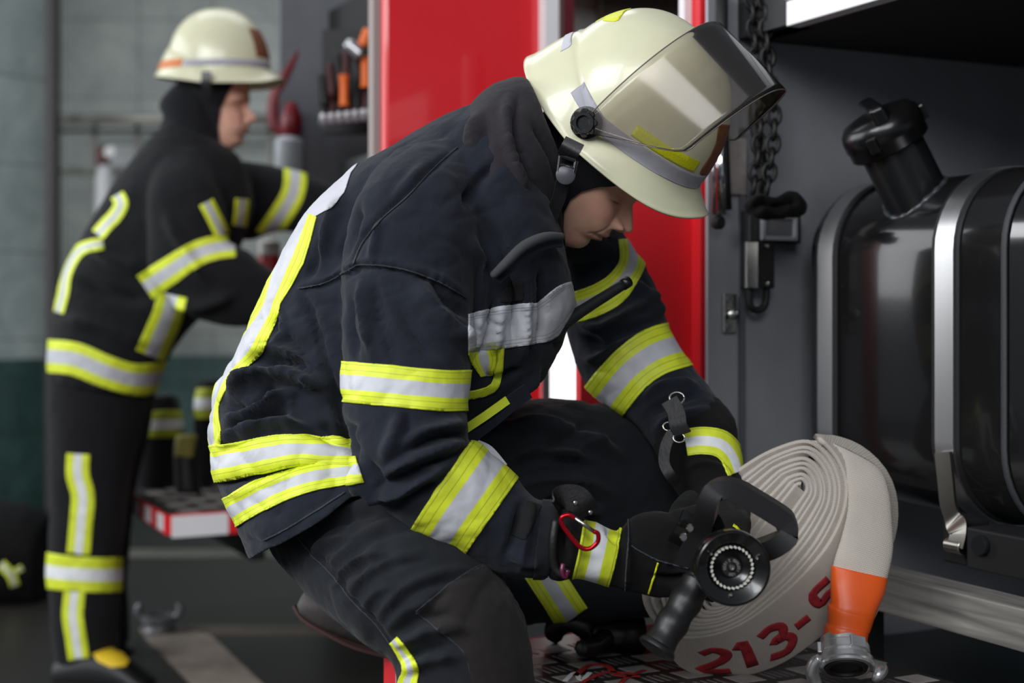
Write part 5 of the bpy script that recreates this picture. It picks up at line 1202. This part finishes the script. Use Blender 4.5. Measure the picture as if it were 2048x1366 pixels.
# ------------------------------------------------------------------ the standing firefighter
d2 = 3.95
man2 = root('person', P(200,1350,3.9)*1.0, 'standing firefighter in dark turnout gear and pale helmet, leaning into the far truck compartment', 'person')
man2.location.z = 0
H2 = frame(P(436,143,3.95), Vector((1,-.06,.02)), Vector((-.02,-.06,1)))
HH2 = H2@Matrix.Translation((-.004,0,-.030))
hm2 = head_mesh(HH2)
bm = bmesh.new()
loft_bm(bm, [(350,210,440,250,3.95,.06),(340,260,450,300,3.95,.07),(280,370,450,420,3.95,.13),(180,520,400,540,3.95,.13),(150,650,340,660,3.95,.13),(140,740,290,750,3.95,.13)], n=20)
loft_bm(bm, [(325,360,420,350,3.82,.05),(330,480,430,450,3.78,.05),(400,600,470,530,3.76,.045),(540,610,540,560,3.8,.035)], n=16)
loft_bm(bm, [(470,340,470,440,4.12,.05),(560,360,540,440,4.14,.045),(700,410,680,460,4.16,.035)], n=16)
loft_bm(bm, [(130,760,260,770,3.95,.09),(130,950,230,960,3.95,.07),(130,1150,215,1150,3.95,.06),(135,1290,210,1290,3.93,.05)], n=16)
bl2 = remeshed(bm, .016, 4); bmj = bmesh.new(); bmj.from_mesh(bl2); lay = bmj.verts.layers.float_color.new('skin')
for v in bmj.verts: v[lay] = (.5,.27,.18,1)
bmj.from_mesh(hm2); bj = bpy.data.meshes.new('body'); bmj.to_mesh(bj); bmj.free(); link('body', bj, M_skin, man2)
co, nr = arrays(hm2); F2 = [(440,300),(437,250),(442,215),(456,185),(470,160),(560,150),(560,310),(478,312)]
hood2 = link('hood', clip_copy(hm2, [-inpoly(px(co), F2)/20], .005), M_dark, man2); solid(hood2, .003, 0)
bm = bmesh.new(); loft_bm(bm, [(352,168,432,205,3.95,.075),(322,210,440,262,3.95,.095),(330,235,452,296,3.95,.10),(318,270,478,312,3.95,.11),(300,300,480,330,3.95,.12)], n=32)
nk2 = remeshed(bm, .008, 4); rumple(nk2, .004, 12, 31); link('neck_gaiter', nk2, M_dark, hood2)
bm = bmesh.new()
loft_bm(bm, [(336,246,462,300,3.95,.11),(288,302,492,340,3.95,.17),(236,372,505,415,3.95,.19),(192,440,480,490,3.95,.18),(150,512,452,550,3.95,.17),(122,588,422,610,3.95,.17),(108,660,372,662,3.95,.17),(105,722,332,722,3.95,.17),(107,755,306,790,3.95,.165)], n=44)
loft_bm(bm, [(318,330,430,318,3.86,.08),(300,390,440,372,3.80,.085),(300,460,452,430,3.78,.085),(306,550,455,480,3.76,.08),(345,602,492,500,3.76,.078),(410,642,515,520,3.77,.075),(490,656,545,540,3.79,.07),(590,640,575,550,3.82,.06)], n=36)
loft_bm(bm, [(455,318,440,470,4.1,.08),(520,326,500,482,4.12,.08),(565,336,530,470,4.13,.08),(608,346,560,462,4.14,.075),(660,368,620,468,4.16,.07),(740,395,700,480,4.18,.06)], n=36)
jm2 = remeshed(bm, .0085, 4)
fold(jm2, [([(345,600),(400,610),(470,590)],10,.01),([(330,430),(380,520),(420,560)],10,.01),([(180,480),(230,520),(300,540)],12,.012),([(150,560),(220,590),(300,600)],10,-.012),([(120,640),(200,650),(300,690)],10,.01)])
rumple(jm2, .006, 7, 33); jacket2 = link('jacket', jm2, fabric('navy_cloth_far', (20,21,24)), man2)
w2 = jm2.copy(); w2.transform(Matrix.Translation(root_loc(man2)))
band('reflective_band', w2, [(95,712),(150,718),(210,742),(265,758),(315,757),(350,750)], [33,33,32,31,31,30], B_far, jacket2)
band('reflective_band', w2, [(290,575),(330,548),(385,512),(425,497),(470,492)], [28,27,25,24,22], B_far, jacket2, dmax=3.86)
band('reflective_band', w2, [(590,325),(588,380),(565,425),(530,475)], 23, B_far, jacket2, dmin=3.95)
band('reflective_band', w2, [(345,590),(335,630),(318,670),(300,712)], 30, B_far, jacket2, dmax=3.95)
band('reflective_band', w2, [(235,390),(243,408),(232,430),(215,448),(196,470)], 14, B_far, jacket2, label='wavy yellow back tape')
band('reflective_band', w2, [(207,488),(170,495),(148,515),(132,550),(126,590),(116,625)], 12, B_far, jacket2, label='yellow tape along the back edge')
band('reflective_band', w2, [(412,405),(425,430),(445,470)], 15, B_far, jacket2)
band('reflective_band', w2, [(484,398),(482,425),(478,452)], 14, B_far, jacket2)
bm = bmesh.new()
loft_bm(bm, [(106,735,300,760,3.95,.15),(103,820,288,832,3.95,.13),(103,900,270,915,3.95,.115),(104,1000,252,1010,3.95,.105),(102,1110,240,1120,3.95,.10),(103,1200,238,1210,3.95,.098),(108,1280,238,1285,3.95,.095),(116,1330,236,1325,3.95,.09)], n=40)
loft_bm(bm, [(150,740,310,760,4.12,.10),(160,850,300,860,4.15,.10),(180,960,275,960,4.16,.09),(170,1100,255,1100,4.18,.085),(165,1290,255,1290,4.18,.08)], n=32)
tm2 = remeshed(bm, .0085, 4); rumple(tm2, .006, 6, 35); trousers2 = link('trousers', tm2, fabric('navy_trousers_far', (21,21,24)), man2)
wt2 = tm2.copy(); wt2.transform(Matrix.Translation(root_loc(man2)))
sil = band_mat('tape_leg', 'glove', stitch=False)
band('reflective_band', wt2, [(88,1140),(130,1146),(200,1150),(260,1148)], [36,35,35,34], sil, trousers2, dmax=4.07, offset=.004)
fr_ = lambda co, nr, q: [(-nr[:,1])+.02]
band('reflective_band', wt2, [(157,908),(156,950),(166,990),(163,1040),(157,1108)], 23, sil, trousers2, dmax=3.96, cut=fr_)
band('reflective_band', wt2, [(150,1180),(146,1230),(152,1275),(158,1318)], 21, sil, trousers2, dmax=3.96, cut=fr_)
bm = bmesh.new()
loft_bm(bm, [(112,1318,118,1380,3.92,.05),(180,1300,182,1385,3.90,.055),(235,1308,236,1386,3.88,.055),(285,1345,285,1388,3.86,.05),(305,1362,305,1386,3.85,.035)], n=28)
loft_bm(bm, [(150,1290,230,1290,3.94,.05),(150,1350,230,1350,3.93,.05)], n=24)
bo2 = remeshed(bm, .007, 4); boot2 = link('boot', bo2, M_leather, man2); wb2 = bo2.copy(); wb2.transform(Matrix.Translation(root_loc(man2)))
patch('toe_patch', wb2, [(183,1306),(205,1293),(232,1294),(258,1322),(252,1334),(222,1336),(196,1324)], mat('boot_yellow', (226,190,40), rough=.5), boot2, offset=.004, label='yellow boot patch')
bm = bmesh.new(); loft_bm(bm, [(150,1275,152,1335,4.2,.05),(230,1280,232,1338,4.2,.05),(280,1312,280,1340,4.2,.045)], n=24); link('boot', remeshed(bm, .009, 3), M_leather, man2)
hme2, hl2 = helmet_shell(H2); helmet2 = link('helmet', hme2.copy(), MATS['luminous_helmet_shell'], man2); solid(helmet2, .0035)
local_band('reflective_band', hme2, hl2, .004, .022, -120, -3, B_greyh, helmet2)
local_band('reflective_band', hme2, hl2, .003, .026, -162, -122, mat('orange_tape', (206,120,66), rough=.5), helmet2)
local_band('front_badge', hme2, hl2, .03, .11, -26, 26, MATS['rust_badge'], helmet2)
ribbon('chin_strap', [P(413,143,3.81),P(412,165,3.81),P(414,190,3.82)], X, .026, .006, M_black, helmet2)
# gloves of the standing firefighter
bm = bmesh.new(); loft_bm(bm, [(580,640,570,550,3.82,.06),(640,625,635,555,3.86,.05),(690,615,690,565,3.9,.04)], n=24)
for k in range(4): tube_bm(bm, [P(680,572+k*14,3.9),P(710,575+k*14,3.92),P(728,585+k*13,3.93)], [.014,.013,.011], 10, 3)
tube_bm(bm, [P(660,560,3.88),P(680,545,3.9),P(700,548,3.9)], [.015,.014,.011], 10, 3)
link('glove', remeshed(bm, .006, 3), M_glove, man2)
bm = bmesh.new(); loft_bm(bm, [(735,395,700,480,4.18,.055),(775,405,750,480,4.2,.045),(805,420,790,475,4.22,.035)], n=24)
for k in range(4): tube_bm(bm, [P(800,425+k*14,4.22),P(828,430+k*14,4.23),P(842,440+k*12,4.24)], [.014,.013,.011], 10, 3)
tube_bm(bm, [P(780,410,4.2),P(795,395,4.2),P(812,398,4.2)], [.015,.014,.011], 10, 3)
link('glove', remeshed(bm, .006, 3), M_glove, man2)
# ------------------------------------------------------------------ gear standing at the back of the far step
B_dim = band_mat('tape_gear', 'glove', yellow=(170,180,40), silver=(150,150,150), stitch=False)
for (x0, x1, yt, yb, dd, tape, lab) in ((272,362,790,942,4.45,(850,27),'dark turnout bundle with wide yellow band on the far step, nearer the standing firefighter'),(395,445,760,935,4.5,(808,30),'narrow dark turnout bundle with yellow band on the far step, nearer the kneeling firefighter')):
    bm = bmesh.new(); loft_bm(bm, [(x0+8,yt,x1-8,yt,dd,.07),(x0,yt+40,x1,yt+40,dd,.09),(x0,(yt+yb)/2+30,x1,(yt+yb)/2+30,dd,.09),(x0+6,yb+30,x1-6,yb+30,dd,.09),(x0+6,981,x1-6,981,dd,.09)], n=28)
    g = remeshed(bm, .009, 3); rumple(g, .008, 9, x0); go = tagobj(link('turnout_gear', g, MATS['navy_trousers_far']), lab, 'clothing', 'gear on the far step'); band('reflective_band', g, [(x0-15,tape[0]),(x1+15,tape[0]-3)], tape[1], B_dim, go)
bm = bmesh.new(); loft_bm(bm, [(355,868,395,868,4.3,.04),(348,900,396,905,4.3,.045),(350,960,400,960,4.3,.05),(352,984,402,984,4.3,.05)], n=24); g = remeshed(bm, .008, 3)
go = tagobj(link('standing_boot', g, M_leather), 'black boot with dull yellow shaft between the two gear bundles on the far step', 'boot'); patch('yellow_shaft', g, [(352,870),(394,870),(385,915),(350,912)], mat('dull_yellow', (128,122,52), rough=.7), go)
# ------------------------------------------------------------------ gear inside the far compartment
def place(x, y, dd): return P(x, y, dd)
tube('red_hose', [P(596,20,4.62),P(602,70,4.6),P(585,120,4.58),P(562,165,4.56),P(548,210,4.56),P(552,250,4.56),P(575,268,4.56)], .022, mat('dark_red_hose', (110,24,34), rough=.5), n=14)
tagobj(bpy.data.objects['red_hose'], 'dark red hose hanging in an S curve in the far compartment', 'hose')
bm = bmesh.new(); lathe_bm(bm, [(.02,0),(.034,.02),(.034,.06),(.024,.09),(.015,.11)], P(583,275,4.5), Z, 20); hn = tagobj(link('red_valve', bm_mesh(bm), mat('valve_red', (116,14,28), rough=.4)), 'dark red valve cap at the end of the hanging red hose', 'valve'); sharp(hn)
cn = root('canister', P(578,370,4.5), 'pale grey canister standing under the red valve, above the raised sleeve of the standing firefighter', 'canister')
lathe('canister_body', [(.04,0),(.046,.01),(.046,.13),(.035,.145),(.02,.15)], P(578,366,4.5), Z, mat('pale_grey_body', (168,172,178), rough=.4), cn, n=32)
random.seed(11); xs_ = [648,664,680,696,712,728,741]
M_o = mat('orange_plug', (222,104,30), rough=.5); M_dr = mat('dark_red_rubber', (62,22,26), rough=.6); M_sv = mat('silver_plug', (180,180,184), rough=.3, metal=.8)
for i, x_ in enumerate(xs_):
    t_ = root('breathing_hose', P(x_,250,4.05), ['leftmost dark hose in the far compartment rack','dark hose second from the left in the far compartment rack','dark hose with orange grip, third from the left in the far compartment rack','middle dark hose of the seven in the far compartment rack','dark hose third from the right in the far compartment rack','dark hose with orange grip, second from the right in the far rack','rightmost dark hose in the far rack, next to the red panel'][i], 'hose', 'dark hoses in the rack')
    dd = 3.95+.0*i; top = 90+max(0, 60-i*22)
    tube('hose_body', [P(x_-4+random.uniform(-5,5),top,dd),P(x_+random.uniform(-6,6),top+60,dd-.02),P(x_+random.uniform(-6,6),190,dd),P(x_,236,dd)], [.011,.012,.012,.010], M_dr if i % 2 else M_rubber, t_, n=14)
    lathe('silver_end', [(.010,0),(.014,.006),(.014,.03),(.009,.036)], P(x_,252+i*-2,dd), Z, M_sv, t_, n=18)
    if i in (2,5): lathe('orange_grip', [(.016,0),(.0125,.01),(.0125,.07),(.016,.085)], P(x_+(8 if i == 2 else 3),(212 if i == 2 else 175),dd-.03), Z, M_o, t_, n=20)
tube('orange_strap', [P(738,60,3.9),P(732,75,3.9),P(726,92,3.9)], .016, M_o, n=12); tagobj(bpy.data.objects['orange_strap'], 'short orange strap near the top of the far compartment beside the red panel', 'strap')
lathe_o = lathe('metal_fitting', [(.012,0),(.02,.01),(.02,.05),(.012,.06)], P(692,85,3.9), (.6,0,-.5), M_sv, n=20); tagobj(lathe_o, 'small silver fitting above the dark hoses in the far compartment', 'fitting')
for (x_, y_) in ((690,310),): pass
# red and white can by the near sleeve of the standing firefighter
rc = root('red_can', P(540,560,4.35), 'small red and white can glimpsed between the two firefighters', 'can')
lathe('can_body', [(.03,0),(.034,.005),(.034,.06),(.03,.065)], P(538,548,4.3), Z, mat('can_red', (150,30,34), rough=.4), rc, n=24); lathe('can_top', [(.034,0),(.034,.04),(.02,.05)], P(538,512,4.3), Z, mat('can_white', (190,188,184), rough=.4), rc, n=24)
# coupling on the floor and bag at the left edge
fc = root('floor_coupling', Pz(318,1266,0), 'small metal hose coupling standing on the painted floor line', 'coupling')
fp = Pz(318,1264,0)
lathe('coupling_ring', [(.05,0),(.052,.01),(.046,.02),(.046,.03),(.055,.034),(.055,.05),(.045,.055),(.038,.055),(.038,.02)], fp, Z, M_alud, fc, n=40)
for sx in (-1, 1): tube('coupling_lug', [fp+X*sx*.048+Z*.045,fp+X*sx*.062+Z*.055,fp+X*sx*.066+Z*.075,fp+X*sx*.056+Z*.088], [.011,.013,.012,.008], M_alud, fc, n=12)
bm = bmesh.new(); loft_bm(bm, [(-140,1010,-130,1200,4.98,.16),(-60,1002,-60,1204,4.98,.18),(40,1008,40,1204,4.98,.18),(92,1040,92,1200,4.98,.14)], n=36); bg = remeshed(bm, .011, 3); rumple(bg, .01, 6, 41)
bag = tagobj(link('gear_bag', bg, fabric('bag_black', (10,10,11), sheen=0)), 'black gear bag with yellow and silver tape on the floor at the left edge', 'bag'); band('reflective_band', bg, [(2,1128),(22,1150),(30,1172)], 10, B_far, bag, cut=fr_); band('reflective_band', bg, [(22,1148),(45,1135)], 6, B_far, bag, cut=fr_)
